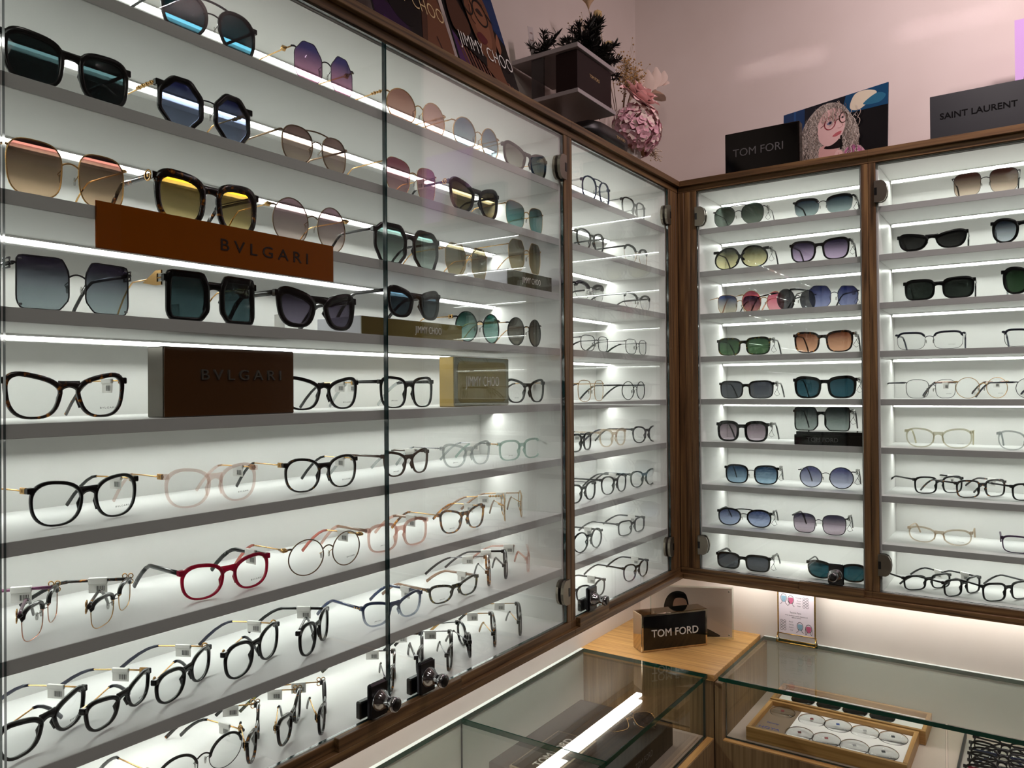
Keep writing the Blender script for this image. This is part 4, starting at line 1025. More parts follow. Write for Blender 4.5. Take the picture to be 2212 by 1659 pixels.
# ------------------------------------------------------------------ eyewear on the shelves
TABLE = [
('L1', 's', -0.036, -1.4343, 2.1083, 90.0, 139.7, 57.0, 'sh=avi rim=A fc=blk l=0f262b,17303a t=2.6 tc=blk br=2 bc=gun', 'black aviator sunglasses with teal lenses and a thin metal double bridge, top left shelf'),
('L1', 's', -0.036, -1.2456, 2.1083, 90.0, 120.3, 63.5, 'sh=oct rim=R fc=gun l=35325e,c08aa0 tc=gold orn=hex', 'rimless octagonal sunglasses fading purple to pink, beside the black aviators on the top shelf'),
('L1', 's', -0.036, -1.0413, 2.1083, 90.0, 155.1, 58.5, 'sh=rnd rim=M fc=gold l=8a6258,bd978c tc=gold orn=bead', 'round gold sunglasses with plain rosy brown lenses, just right of the glass door seam'),
('L1', 's', -0.036, -0.8747, 2.1083, 90.0, 148.0, 60.0, 'sh=rnd rim=M fc=gold l=3a5468,9db0ba tc=gold t=1.2', 'round gold sunglasses with blue grey gradient lenses on the top shelf of the wide cabinet'),
('L1', 's', -0.036, -0.7084, 2.1083, 90.0, 163.8, 54.8, 'sh=cat rim=A fc=blk l=55554e,85857c t=3 tc=gold', 'black cat-eye sunglasses with grey lenses beside the upper pivot hinge of the wide cabinet'),
('L2', 's', -0.036, -1.6081, 1.9914, 90.0, 137.6, 57.3, 'sh=but rim=A fc=blk l=0c1516,141d1f t=3.6 tc=blk', 'large black square sunglasses with near-black green lenses at the upper left edge of the photo'),
('L2', 's', -0.036, -1.4411, 1.9914, 90.0, 136.7, 63.7, 'sh=oct rim=A fc=blk l=151a38,77829c t=4 tc=gold br=m bc=gun orn=chain', 'thick black octagonal sunglasses with navy gradient lenses and a thin metal bridge'),
('L2', 's', -0.036, -1.2641, 1.9914, 90.0, 128.2, 54.7, 'sh=avi rim=M fc=brz l=5f4a46,c0aea2 tc=brz br=2 t=1.1 tw=4', 'bronze aviator sunglasses with mauve brown gradient lenses and a bronze top bar'),
('L2', 's', -0.036, -1.0564, 1.9914, 90.0, 131.4, 58.8, 'sh=but rim=R fc=gold l=6b3844,c3a0a4 tc=gold tag=R', 'rimless burgundy sunglasses with gold bridge just right of the glass door seam'),
('L2', 's', -0.036, -0.8822, 1.9914, 90.0, 153.7, 62.4, 'sh=cat rim=A fc=blk l=2c2415,74694e t=4 tc=blk orn=ring', 'black cat-eye sunglasses with dark olive brown lenses on the second shelf'),
('L2', 's', -0.036, -0.7133, 1.9914, 90.0, 144.0, 55.4, 'sh=but rim=R fc=gold l=34484b,5d8a8a tc=gold', 'rimless teal gradient sunglasses with gold temples at the right end of the second shelf'),
('L3', 's', -0.036, -1.6093, 1.8745, 90.0, 131.4, 61.0, 'sh=sq rim=M fc=gold l=38201c,cdb295 tc=gold t=.9 ', 'thin gold square sunglasses with brown to beige gradient lenses at the left photo edge'),
('L3', 's', -0.036, -1.4386, 1.8745, 90.0, 150.8, 66.0, 'sh=but rim=A fc=tort l=5a4008,b9a878 t=5.2 tc=tort orn=bigring tw=7', 'chunky tortoise sunglasses with yellow gradient lenses and a round metal temple emblem'),
('L3', 's', -0.036, -1.2732, 1.8745, 90.0, 142.6, 67.2, 'sh=rnd rim=M fc=brz l=8a7078,d8c8c2 tc=gold t=.9 orn=cone', "round bronze sunglasses with pale mauve gradient lenses above the amber sign's right end"),
('L3', 's', -0.036, -1.0669, 1.8745, 90.0, 162.4, 66.3, 'sh=hex rim=A fc=blk l=22302e,9aa8a2 t=3.8 tc=blk', 'black geometric sunglasses with grey gradient lenses crossed by the glass door seam'),
('L3', 's', -0.036, -0.9077, 1.8745, 90.0, 131.3, 59.3, 'sh=hex rim=R fc=gold l=4c4636,a39a80 tc=gold orn=bead', 'rimless gold sunglasses with olive lenses in front of the higher gold block'),
('L3', 's', -0.036, -0.7143, 1.9085, 90.0, 125.1, 62.9, 'sh=hex rim=R fc=gold l=4a4230,8e8264 tc=gold', 'rimless square olive sunglasses standing on top of the higher gold block'),
('L4', 's', -0.036, -1.6024, 1.7576, 90.0, 127.3, 57.2, 'sh=bsq rim=M fc=gun l=2e2a3a,8b979c tc=blk t=.9 orn=sq4', 'oversized square sunglasses with grey violet gradient lenses in a thin dark metal frame'),
('L4', 's', -0.036, -1.4339, 1.7576, 90.0, 132.2, 62.0, 'sh=bsq rim=A fc=blk l=1a2426,33464a t=5 tc=gold orn=wedge tag=Q', 'oversized black square sunglasses with a silver mesh wedge on the gold temple'),
('L4', 's', -0.036, -1.2617, 1.7576, 90.0, 151.8, 59.3, 'sh=cat rim=A fc=blk l=1e1b28,5d5866 t=6 tc=blk tw=8 tag=Q', 'bold black cat-eye sunglasses with violet lenses and wide temples, left of the lower gold block'),
('L4', 's', -0.036, -1.052, 1.7876, 90.0, 135.5, 54.2, 'sh=cat rim=A fc=blk l=131e26,33414a t=4.5 tc=blk tw=6', 'slim black cat-eye sunglasses standing on top of the lower gold block'),
('L4', 's', -0.036, -0.8743, 1.7576, 90.0, 143.5, 56.9, 'sh=rnd rim=M fc=blk l=1d4a42,8fb3ac tc=gold t=1.3 orn=blk', 'round sunglasses with green gradient lenses in a double black and gold wire rim'),
('L4', 's', -0.036, -0.7173, 1.7576, 90.0, 129.7, 57.1, 'sh=rnd rim=M fc=blk l=3a3833,6b675e tc=gold t=1.5', 'round black rimmed sunglasses with grey lenses at the right end of the fourth shelf'),
('L5', 'e', -0.05, -1.6047, 1.6407, 90.0, 133.3, 52.8, 'sh=cat rim=A fc=tort l=clear t=4 tc=gold tip=tort tag=R print=BVLGARI', 'tortoise cat-eye eyeglasses with gold temple at the left photo edge, left of the brown sign'),
('L5', 'e', -0.05, -1.2418, 1.6407, 90.0, 146.9, 51.2, 'sh=cat rim=A fc=blk l=clear t=3.8 tc=gold tip=blk orn=blk tag=R print=BVLGARI', 'black cat-eye eyeglasses with gold hinges standing right of the brown mirrored sign'),
('L5', 'e', -0.05, -1.0552, 1.6407, 90.0, 134.3, 53.3, 'sh=but rim=A fc=blk l=clear t=3.4 tc=blk tip=cgy tw=6 tag=N print=JC', 'black square eyeglasses crossed by the glass seam, left of the framed gold sign'),
('L5', 'e', -0.05, -0.6946, 1.6407, 90.0, 147.5, 51.9, 'sh=cat rim=A fc=blk l=clear t=3.6 tc=gold tip=blk tag=R print=JC', 'black cat-eye eyeglasses standing right of the framed gold sign'),
('L6', 'e', -0.0698, -1.574, 1.5238, 97.4, 133.6, 50.7, 'sh=pan rim=A fc=blk l=clear t=3 tc=gold tip=blk orn=blk tag=R print=BVLGARI', 'black rounded eyeglasses with gold hinge blocks, leftmost on the sixth shelf'),
('L6', 'e', -0.063, -1.416, 1.5238, 91.2, 140.5, 50.6, 'sh=pan rim=A fc=cpk l=clear t=3 tc=gold tip=cpk orn=blk tag=R print=BVLGARI', 'clear blush rounded eyeglasses with gold temples between black and dark tortoise pairs'),
('L6', 'e', -0.0512, -1.2417, 1.5238, 87.6, 137.7, 50.1, 'sh=pan rim=A fc=dtort l=clear t=3 tc=gold tip=blk orn=blk tag=R print=BVLGARI', 'dark tortoise rounded eyeglasses with gold temples left of the glass door seam'),
('L6', 'e', -0.0698, -1.0356, 1.5238, 94.0, 126.2, 45.3, 'sh=cat rim=A fc=brn l=clear t=3.2 tc=brn tip=cgy tag=R print=JC', 'smoky brown translucent cat-eye eyeglasses behind the glass door seam'),
('L6', 'e', -0.0711, -0.8659, 1.5238, 87.8, 143.9, 47.8, 'sh=cat rim=A fc=cgy l=clear t=3.2 tc=slv tip=cgy orn=stud tag=R print=JC', 'clear grey cat-eye eyeglasses, second pair from the right on the sixth shelf'),
('L6', 'e', -0.0758, -0.6779, 1.5238, 86.5, 145.1, 42.5, 'sh=sq rim=A fc=caq l=clear t=3.2 tc=gold tip=caq orn=stud tag=R print=JC', 'pale aqua translucent square eyeglasses at the right end of the sixth shelf'),
('L7', 'e', -0.0941, -1.6087, 1.4069, 139.8, 129.7, 39.0, 'sh=sq rim=H fc=blk lo=rose l=clear t=1.6 tc=pur tip=blk orn=clover tag=R fold=L', 'purple templed half-rim eyeglasses with brass clover hinges, turned at the left photo edge'),
('L7', 'e', -0.0744, -1.5396, 1.4069, 132.8, 133.1, 35.1, 'sh=sq rim=H fc=blk lo=gold l=clear t=1.6 tc=tort tip=blk orn=clover tag=R fold=L', 'black and gold half-rim eyeglasses with clover hinges and tortoise temple, beside the crimson pair'),
('L7', 'e', -0.0511, -1.4048, 1.4069, 88.1, 133.6, 45.9, 'sh=pan rim=A fc=cri l=clear t=3.4 tc=blk tw=6 tag=R print=BVLGARI', 'crimson red translucent eyeglasses with wide black temples'),
('L7', 'e', -0.0409, -1.244, 1.4069, 90.9, 147.5, 52.0, 'sh=rnd rim=M fc=brz l=clear t=1 tc=gold tip=pnk orn=cone tag=R print=BVLGARI', 'round bronze wire eyeglasses with pink temple tips beside the crimson pair'),
('L7', 'e', -0.059, -1.0695, 1.4069, 86.6, 140.1, 46.4, 'sh=sq rim=A fc=cro l=clear t=3.4 tc=tan tip=cro tw=5 tag=R print=JC', 'clear rose square eyeglasses with brown temples crossed by the glass door seam'),
('L7', 'e', -0.0626, -0.8915, 1.4069, 88.8, 134.4, 46.1, 'sh=cat rim=A fc=ltort l=clear t=3 tc=gold tip=ltort tag=R print=JC', 'amber tortoise cat-eye eyeglasses on the seventh shelf right of the clear rose pair'),
('L7', 'e', -0.083, -0.7311, 1.4069, 128.0, 136.0, 46.0, 'sh=rnd rim=M fc=gold l=clear t=.9 tc=gold tip=tan orn=bead tag=R fold=L', 'thin gold round eyeglasses with bead temples seen edge-on beside the amber tortoise pair'),
('L7', 'e', -0.0818, -0.6712, 1.4069, 126.0, 136.0, 46.0, 'sh=rnd rim=M fc=gold l=clear t=.9 tc=gold tip=tan tag=R fold=L', 'thin gold round eyeglasses seen edge-on at the far right end of the seventh shelf'),
('L8', 'e', -0.0681, -1.6189, 1.29, 115.7, 133.2, 42.6, 'sh=cat rim=A fc=blk l=clear t=4.2 tc=gold tip=nav tag=R print=BVLGARI fold=L', 'thick black cat-eye eyeglasses in the lower left corner, turned towards the corner'),
('L8', 'e', -0.0661, -1.5368, 1.29, 118.5, 128.5, 38.1, 'sh=cat rim=A fc=blk l=clear t=3.6 tc=gold tip=nav orn=blk tag=R print=BVLGARI fold=L', 'black cat-eye eyeglasses with rectangular gold hinge link, second from left on the eighth shelf'),
('L8', 'e', -0.0756, -1.4471, 1.29, 117.9, 133.0, 40.7, 'sh=pan rim=A fc=blk l=clear t=3.4 tc=gold tip=nav orn=ring tag=R fold=L', 'black eyeglasses with round gold hinge emblem, third from left on the eighth shelf'),
('L8', 'e', -0.0703, -1.3479, 1.29, 112.2, 140.2, 48.0, 'sh=pan rim=A fc=blk l=clear t=3.4 tc=gold tip=nav orn=ring tag=R fold=L', 'black eyeglasses with round gold hinge emblem, fourth from left on the eighth shelf'),
('L8', 'e', -0.064, -1.2439, 1.29, 119.4, 126.8, 48.1, 'sh=pan rim=A fc=blk l=clear t=3.6 tc=blk tip=blk tag=R fold=L', 'all black eyeglasses turned sideways, next to the clear blue pair on the eighth shelf'),
('L8', 'e', -0.0534, -1.0907, 1.29, 84.9, 133.1, 42.6, 'sh=cat rim=A fc=cbl l=clear t=3.2 tc=nvb tw=5 tag=R print=JC orn=stud', 'clear blue fading eyeglasses with navy temples crossed by the glass door seam'),
('L8', 'e', -0.0536, -0.9296, 1.29, 86.9, 136.2, 35.7, 'sh=cat rim=A fc=gtort l=clear t=3.2 tc=tan tw=5 tag=R print=JC orn=stud', 'dark green tortoise eyeglasses with taupe temples on the eighth shelf'),
('L8', 'e', -0.0817, -0.7878, 1.29, 128.0, 138.0, 42.0, 'sh=cat rim=A fc=ltort l=clear t=3.4 tc=slv tip=blk tag=R fold=L', 'amber tortoise eyeglasses seen edge-on beside the green tortoise pair'),
('L8', 'e', -0.0843, -0.7246, 1.29, 126.0, 138.0, 42.0, 'sh=cat rim=A fc=dgr l=clear t=3.4 tc=dgr tag=R fold=L', 'smoke grey eyeglasses seen edge-on, between edge-on tortoise and clear pink pairs'),
('L8', 'e', -0.0783, -0.6511, 1.29, 125.0, 138.0, 42.0, 'sh=cat rim=A fc=cpk l=clear t=3.4 tc=cro tag=R fold=L', 'clear pink eyeglasses seen edge-on at the right end of the eighth shelf'),
('L9', 'e', -0.0632, -1.4345, 1.1755, 93.6, 138.0, 44.0, 'sh=rnd rim=H fc=blk lo=gun l=clear t=1.3 tc=gold tip=blk orn=ring tag=R', 'black wire round half-rim eyeglasses cut by the bottom edge of the photo'),
('L9', 'e', -0.0751, -1.3437, 1.1755, 136.9, 138.0, 44.0, 'sh=cat rim=A fc=tort l=clear t=3.8 tc=gold tip=tort orn=clover tag=R fold=L', 'tortoise eyeglasses with gold clover hinges seen edge-on, leftmost on the cabinet floor'),
('L9', 'e', -0.0739, -1.2821, 1.1755, 127.2, 138.0, 44.0, 'sh=cat rim=A fc=dtort l=clear t=3.6 tc=gold tip=blk orn=clover tag=R fold=L', 'spotted black tortoise eyeglasses turned half sideways on the floor, second left of the locks'),
('L9', 'e', -0.0616, -1.2329, 1.1755, 135.4, 138.0, 44.0, 'sh=cat rim=A fc=dgr l=clear t=3.2 tc=gold tip=gtort orn=clover tag=R fold=L', 'grey violet eyeglasses seen edge-on with rose gold clover, first left of the left lock'),
('L9', 'e', -0.0783, -1.0668, 1.1755, 128.2, 138.0, 42.0, 'sh=sq rim=A fc=tort l=clear t=3.4 tc=gun tip=gtort tag=R fold=L', 'yellow tortoise eyeglasses seen edge-on right behind the glass door seam'),
('L9', 'e', -0.1006, -0.969, 1.1755, 128.0, 140.0, 44.0, 'sh=sq rim=A fc=dgr l=clear t=4 tc=dtort tw=7 tag=R fold=L', 'black and clear eyeglasses with wide tortoise temple, behind the right one of the two locks'),
('L9', 'e', -0.0655, -0.9277, 1.1755, 127.0, 138.0, 42.0, 'sh=sq rim=A fc=blk l=clear t=3.2 tc=slv tip=blk tag=R fold=L', 'black eyeglasses with silver temple seen edge-on, first right of the right lock'),
('L9', 'e', -0.0804, -0.8651, 1.1755, 139.3, 129.5, 44.0, 'sh=pan rim=A fc=blk l=clear t=3.6 tc=slv tip=blk fold=L', 'black rounded eyeglasses turned away with a silver temple, second right of the right lock'),
('L9', 'e', -0.0686, -0.7888, 1.1755, 128.6, 138.0, 42.0, 'sh=cat rim=A fc=tort l=clear t=3.4 tc=gold tip=gold tag=R fold=L', 'dark tortoise eyeglasses with gold temples seen edge-on, second from right on the floor'),
('L9', 'e', -0.0668, -0.7007, 1.1755, 126.0, 138.0, 42.0, 'sh=pan rim=A fc=blk l=clear t=3 tc=gold tip=blk tag=R fold=L', 'black eyeglasses with gold temple seen edge-on at the right end of the floor'),
('N1', 'e', -0.036, -0.4067, 2.1083, 90.0, 138.8, 57.4, 'sh=avi rim=A fc=nvb l=clear t=2.4 tc=cgy br=2 bc=nvb', "navy aviator eyeglasses fading to clear on the narrow cabinet's top shelf"),
('N1', 'e', -0.036, -0.2033, 2.1083, 90.0, 137.9, 48.1, 'sh=sq rim=A fc=bfc l=clear t=2.4 tc=slv', "black to clear fading eyeglasses at the right of the narrow cabinet's top shelf"),
('N2', 'e', -0.036, -0.4362, 1.9914, 90.0, 135.0, 47.1, 'sh=pan rim=A fc=dtort l=clear t=2.8 tc=blk', "dark tortoise eyeglasses at the left of the narrow cabinet's second shelf"),
('N2', 'e', -0.036, -0.1918, 1.9914, 90.0, 144.7, 46.9, 'sh=pan rim=H fc=blk lo=gold l=clear t=2 tc=blk', "black browline eyeglasses with gold nose pads on the narrow cabinet's second shelf"),
('N3', 'e', -0.036, -0.4436, 1.8745, 90.0, 145.2, 43.6, 'sh=pan rim=H fc=blk lo=slv l=clear t=3 tc=blk tag=R', "black browline eyeglasses with clear lower rims on the narrow cabinet's third shelf"),
('N3', 'e', -0.036, -0.1855, 1.8745, 90.0, 162.1, 42.8, 'sh=pan rim=H fc=dgr lo=slv l=clear t=2 tc=blk', "grey browline eyeglasses at the right of the narrow cabinet's third shelf"),
('N4', 'e', -0.036, -0.42, 1.7576, 90.0, 141.5, 37.7, 'sh=sq rim=M fc=gun l=clear t=1.1 tc=gun tip=blk', "gunmetal square wire eyeglasses with dark tips, left on the narrow cabinet's fourth shelf"),
('N4', 'e', -0.036, -0.1957, 1.7576, 90.0, 130.3, 39.7, 'sh=sq rim=M fc=slv l=clear t=1.1 tc=slv tip=blk', "silver square wire eyeglasses at the right of the narrow cabinet's fourth shelf"),
('N5', 'e', -0.05, -0.4145, 1.6407, 90.0, 132.0, 50.5, 'sh=sq rim=M fc=gold l=clear t=.9 tc=gold tip=nav', "gold wire square eyeglasses on the narrow cabinet's fifth shelf"),
('N5', 'e', -0.05, -0.1832, 1.6407, 90.0, 144.4, 48.7, 'sh=rnd rim=M fc=blk l=clear t=1.3 tc=blk', "round black wire eyeglasses on the narrow cabinet's fifth shelf"),
('N6', 'e', -0.0707, -0.4278, 1.5238, 97.8, 138.0, 42.9, 'sh=sq rim=A fc=blk l=clear t=3.4 tc=blk tag=R', "black square eyeglasses at the left end of the narrow cabinet's sixth shelf"),
('N6', 'e', -0.0715, -0.2619, 1.5238, 88.0, 139.0, 45.5, 'sh=pan rim=A fc=cbe l=clear t=3.4 tc=cbe tip=nav', "clear beige eyeglasses in the middle of the narrow cabinet's sixth shelf"),
('N6', 'e', -0.06, -0.0901, 1.5238, 83.9, 138.0, 45.7, 'sh=pan rim=A fc=blk l=clear t=3 tc=blk tag=R', 'black rounded eyeglasses right of the clear beige pair in the narrow cabinet'),
('N7', 'e', -0.0596, -0.4449, 1.4069, 90.3, 138.0, 44.7, 'sh=pan rim=A fc=blk l=clear t=3.2 tc=gun', "black eyeglasses at the left end of the narrow cabinet's seventh shelf"),
('N7', 'e', -0.0621, -0.2759, 1.4069, 88.8, 135.6, 46.9, 'sh=pan rim=A fc=blk l=clear t=2.6 tc=blk tag=R', "thin black eyeglasses in the middle of the narrow cabinet's seventh shelf"),
('N7', 'e', -0.0606, -0.1082, 1.4069, 85.9, 137.9, 44.7, 'sh=pan rim=A fc=ggr l=clear t=3 tc=blk', "grey green eyeglasses at the right end of the narrow cabinet's seventh shelf"),
('N8', 'e', -0.0581, -0.4216, 1.29, 87.2, 133.4, 47.4, 'sh=rnd rim=A fc=blk l=clear t=2.4 tc=blk tag=R', "round black eyeglasses with gold nose pads on the narrow cabinet's eighth shelf"),
('N8', 'e', -0.0627, -0.1762, 1.29, 86.1, 142.0, 39.3, 'sh=rect rim=A fc=dgr l=clear t=2.6 tc=dgr tag=R', "dark green rectangular eyeglasses on the narrow cabinet's eighth shelf"),
('N9', 'e', -0.0524, -0.4187, 1.1755, 86.0, 129.1, 39.6, 'sh=pan rim=A fc=dgr l=clear t=2.6 tc=blk tag=R', "dark eyeglasses behind the lock on the narrow cabinet's floor"),
('N9', 'e', -0.0463, -0.1871, 1.1755, 85.2, 128.5, 44.7, 'sh=pan rim=A fc=blk l=clear t=2.6 tc=blk tag=R', "black square eyeglasses at the right on the narrow cabinet's floor"),
('R1', 's', 0.1511, 0.036, 2.1083, 0.0, 143.7, 56.5, 'sh=avi rim=M fc=gun l=3c4640,68726a tc=gun t=.9 br=2 tag=S', "thin metal aviator sunglasses with green grey lenses beside the right cabinet's upper hinge"),
('R1', 's', 0.3681, 0.036, 2.1083, 0.0, 149.5, 48.6, 'sh=but rim=H fc=blk lo=slv l=172c44,92a2a4 tc=blk t=2.6 tag=S tw=5', "black browline sunglasses with blue gradient lenses on the right cabinet's top shelf"),
('R2', 's', 0.1561, 0.036, 1.9914, 0.0, 150.8, 59.8, 'sh=inf rim=A fc=blk l=4e5040,d9d1a4 t=2.6 tc=blk br=x tag=S', 'black sunglasses with crossed bridge and yellow gradient lenses'),
('R2', 's', 0.3585, 0.036, 1.9914, 0.0, 149.2, 56.5, 'sh=but rim=A fc=blk l=37304e,b6a3c0 t=3.2 tc=blk tag=S', "black square sunglasses with violet gradient lenses on the right cabinet's second shelf"),
('R3', 's', 0.1337, 0.1032, 1.8745, 45.2, 136.0, 53.6, 'sh=sq rim=M fc=gold l=38436a,cdc7b4 tc=gold tip=blk t=.8', 'gold wire sunglasses with blue to cream lenses, leftmost of four overlapping pairs'),
('R3', 's', 0.1997, 0.1042, 1.8745, 46.3, 136.0, 60.6, 'sh=rnd rim=M fc=gold l=c25c74,e0a0a8 tc=gold tip=rose t=.9', "pink lens sunglasses, second of four overlapping pairs on the right cabinet's third shelf"),
('R3', 's', 0.2879, 0.1075, 1.8745, 52.7, 132.0, 58.5, 'sh=rnd rim=M fc=gun l=2c2c2e,5a5a5e tc=blk t=1 br=b bc=blk', 'round grey lens sunglasses with dark brow bar, third of four overlapping pairs'),
('R3', 's', 0.3823, 0.0976, 1.8745, 37.4, 140.0, 59.5, 'sh=hex rim=M fc=nav l=20285a,8a90b6 tc=blk t=.9 tag=S', 'navy gradient sunglasses, rightmost of four overlapping pairs on the third shelf'),
('R4', 's', 0.1613, 0.036, 1.7576, 0.0, 147.7, 48.4, 'sh=rect rim=A fc=gtort l=2c422e,4c664a t=2.8 tc=blk tag=S', 'green tortoise rectangular sunglasses with green lenses'),
('R4', 's', 0.3651, 0.036, 1.7576, 0.0, 148.5, 55.9, 'sh=but rim=A fc=tort l=5e3322,cc9c80 t=3 tc=blk tag=S', "tortoise square sunglasses with orange brown gradient lenses on the right cabinet's fourth shelf"),
('R5', 's', 0.1631, 0.05, 1.6407, 0.0, 150.7, 49.0, 'sh=rect rim=A fc=blk l=3c3f48,55585f t=2.4 tc=blk tag=S', "slim black rectangular sunglasses with slate lenses on the right cabinet's fifth shelf"),
('R5', 's', 0.3646, 0.05, 1.6407, 0.0, 157.0, 58.5, 'sh=but rim=A fc=blk l=1b3540,2e4f5b t=4.4 tc=blk tag=S', 'thick black square sunglasses with petrol blue lenses'),
('R6', 's', 0.1508, 0.05, 1.5238, 0.0, 144.1, 56.9, 'sh=sq rim=A fc=blk l=5a4f58,b0a2ac t=4.6 tc=blk tw=7 tag=S', 'thick black square sunglasses with mauve grey lenses left of the black block sign'),
('R6', 's', 0.3563, 0.05, 1.5578, 0.0, 142.0, 61.5, 'sh=bsq rim=A fc=blk l=1c262a,8a9492 t=2.2 tc=blk tag=S', 'black geometric sunglasses standing on the black block sign inside the right cabinet'),
('R7', 's', 0.166, 0.0801, 1.4069, 7.2, 145.7, 52.7, 'sh=sq rim=A fc=blk l=1c3450,8aa4b8 t=2.8 tc=slv tip=blk br=m bc=slv tag=S', 'black square sunglasses with blue gradient lenses and silver bridge on the seventh shelf'),
('R7', 's', 0.3577, 0.0873, 1.4069, 1.1, 141.7, 56.8, 'sh=rnd rim=M fc=blk l=3d3f66,b4b8cc tc=slv tip=blk t=1.4 tag=S', 'large round thin black sunglasses with violet blue gradient lenses'),
('R8', 's', 0.1471, 0.0738, 1.29, 5.0, 148.9, 49.0, 'sh=avi rim=A fc=blk l=323c60,a0acc8 t=2.6 tc=blk br=2 bc=blk tag=S', 'black acetate aviator sunglasses with blue violet gradient lenses'),
('R8', 's', 0.344, 0.0674, 1.29, 1.5, 138.0, 52.1, 'sh=sq rim=M fc=gun l=363448,c4b4c0 tc=blk t=1.1 tag=S', "gunmetal wire square sunglasses fading slate to pink on the right cabinet's eighth shelf"),
('R9', 's', 0.1493, 0.0512, 1.1755, 1.1, 149.9, 45.1, 'sh=flat rim=A fc=blk l=30333a,4b4e54 t=3.4 tc=blk tw=7 tag=S', "black flat-top rectangular sunglasses on the right cabinet's floor beside the lower hinge"),
('R9', 's', 0.3852, 0.0683, 1.1755, 1.1, 149.1, 47.1, 'sh=pan rim=A fc=blk l=14303a,1f444c t=3.2 tc=blk tag=S', "rounded black sunglasses with teal lenses behind the right cabinet's lock"),
('Q1', 's', 0.7212, 0.036, 2.1083, 0.0, 134.9, 53.9, 'sh=flat rim=R fc=gun l=4a2d28,dcc8b6 tc=gun tip=blk', "rimless brown gradient sunglasses on the far right cabinet's top shelf"),
('Q2', 's', 0.6122, 0.036, 1.9914, 0.0, 149.3, 45.4, 'sh=cat rim=A fc=blk l=1f1f1f,2c2c2c t=4.6 tc=blk', "angular black cat-eye sunglasses with black lenses on the far right cabinet's second shelf"),
('Q2', 's', 0.792, 0.036, 1.9914, 0.0, 124.5, 57.3, 'sh=pan rim=A fc=blk l=1d2738,b4bcc4 t=4 tc=cgy', 'black rounded sunglasses with blue grey gradient lenses cut by the right photo edge'),
('Q3', 's', 0.625, 0.036, 1.8745, 0.0, 150.9, 50.9, 'sh=rect rim=A fc=blk l=1c201e,282e2b t=4.2 tc=blk', "black rectangular sunglasses with black lenses on the far right cabinet's third shelf"),
('Q3', 's', 0.8117, 0.036, 1.8745, 0.0, 125.4, 63.0, 'sh=pan rim=A fc=blk l=1a2a1c,2c3f2d t=4.6 tc=cgy', 'black sunglasses with dark green lenses cut by the right photo edge'),
('Q4', 'e', 0.6045, 0.036, 1.7576, 0.0, 147.0, 43.4, 'sh=rect rim=H fc=nav lo=gun l=clear t=1.8 tc=nav print=SL', "thin dark browline eyeglasses at the left of the far right cabinet's fourth shelf"),
('Q4', 'e', 0.8112, 0.036, 1.7576, 0.0, 123.6, 41.2, 'sh=rect rim=H fc=nav lo=blk l=clear t=1.8 tc=nav', 'dark navy wire eyeglasses cut by the photo edge on the far right fourth shelf'),
('Q5', 'e', 0.604, 0.0981, 1.6407, 39.4, 136.0, 46.2, 'sh=sq rim=M fc=slv l=clear t=.8 tc=nav tag=R print=SL', 'silver wire eyeglasses with navy temples, left of the overlapping wire pairs'),
('Q5', 'e', 0.7101, 0.1003, 1.6407, 40.3, 140.0, 49.9, 'sh=rnd rim=M fc=gold l=clear t=.8 tc=rose tip=tort tag=R print=SL', 'round gold wire eyeglasses with reddish temples overlapping the silver pair'),
('Q5', 'e', 0.8251, 0.1032, 1.6407, 44.3, 138.0, 47.0, 'sh=rnd rim=M fc=slv l=clear t=.8 tc=nav', 'round silver wire eyeglasses cut by the right photo edge'),
('Q6', 'e', 0.6192, 0.05, 1.5238, 0.0, 144.5, 47.5, 'sh=pan rim=A fc=ccr l=clear t=3.2 tc=ccr print=SL', "clear cream eyeglasses at the left of the far right cabinet's sixth shelf"),
('Q6', 'e', 0.7993, 0.05, 1.5238, 0.0, 127.1, 45.3, 'sh=pan rim=A fc=cgy l=clear t=3 tc=cgy', 'clear grey eyeglasses cut by the photo edge on the far right sixth shelf'),
('Q7', 'e', 0.6149, 0.1312, 1.4069, 42.2, 134.2, 42.6, 'sh=rect rim=A fc=blk l=clear t=3.2 tc=blk tag=R print=SL', 'black rectangular eyeglasses left of the amber tortoise pair in the far right cabinet'),
('Q7', 'e', 0.706, 0.1063, 1.4069, 45.9, 140.0, 42.2, 'sh=rect rim=A fc=tort l=clear t=3.2 tc=tort tag=R print=SL', 'amber tortoise rectangular eyeglasses overlapping the black pair in the far right cabinet'),
('Q7', 'e', 0.8157, 0.1142, 1.4069, 43.4, 134.6, 40.0, 'sh=rect rim=A fc=blk l=clear t=3.2 tc=blk', 'black eyeglasses cut by the right photo edge beside the amber tortoise pair'),
('Q8', 'e', 0.6153, 0.089, 1.29, -2.0, 140.5, 38.9, 'sh=pan rim=A fc=cbe l=clear t=3 tc=cbe print=SL', "clear champagne eyeglasses on the far right cabinet's eighth shelf"),
('Q8', 'e', 0.81, 0.0652, 1.29, 6.1, 138.0, 40.0, 'sh=rect rim=A fc=cpu l=clear t=2.8 tc=cpu', 'translucent purple eyeglasses cut by the right photo edge on the eighth shelf'),
('Q9', 'e', 0.5919, 0.0991, 1.1755, 47.9, 139.3, 36.5, 'sh=rect rim=A fc=blk l=clear t=3.4 tc=blk tag=R print=SL', "black eyeglasses on the far right cabinet's floor beside its lower hinge"),
('Q9', 'e', 0.6678, 0.087, 1.1755, 58.1, 131.2, 41.2, 'sh=rect rim=A fc=blk l=clear t=3.4 tc=blk tag=R', 'black eyeglasses in the middle of three overlapping pairs on the far right floor'),
('Q9', 'e', 0.7562, 0.0866, 1.1755, 48.1, 140.9, 43.2, 'sh=rect rim=A fc=blk l=clear t=3.6 tc=blk', "black eyeglasses cut by the right photo edge on the far right cabinet's floor")]
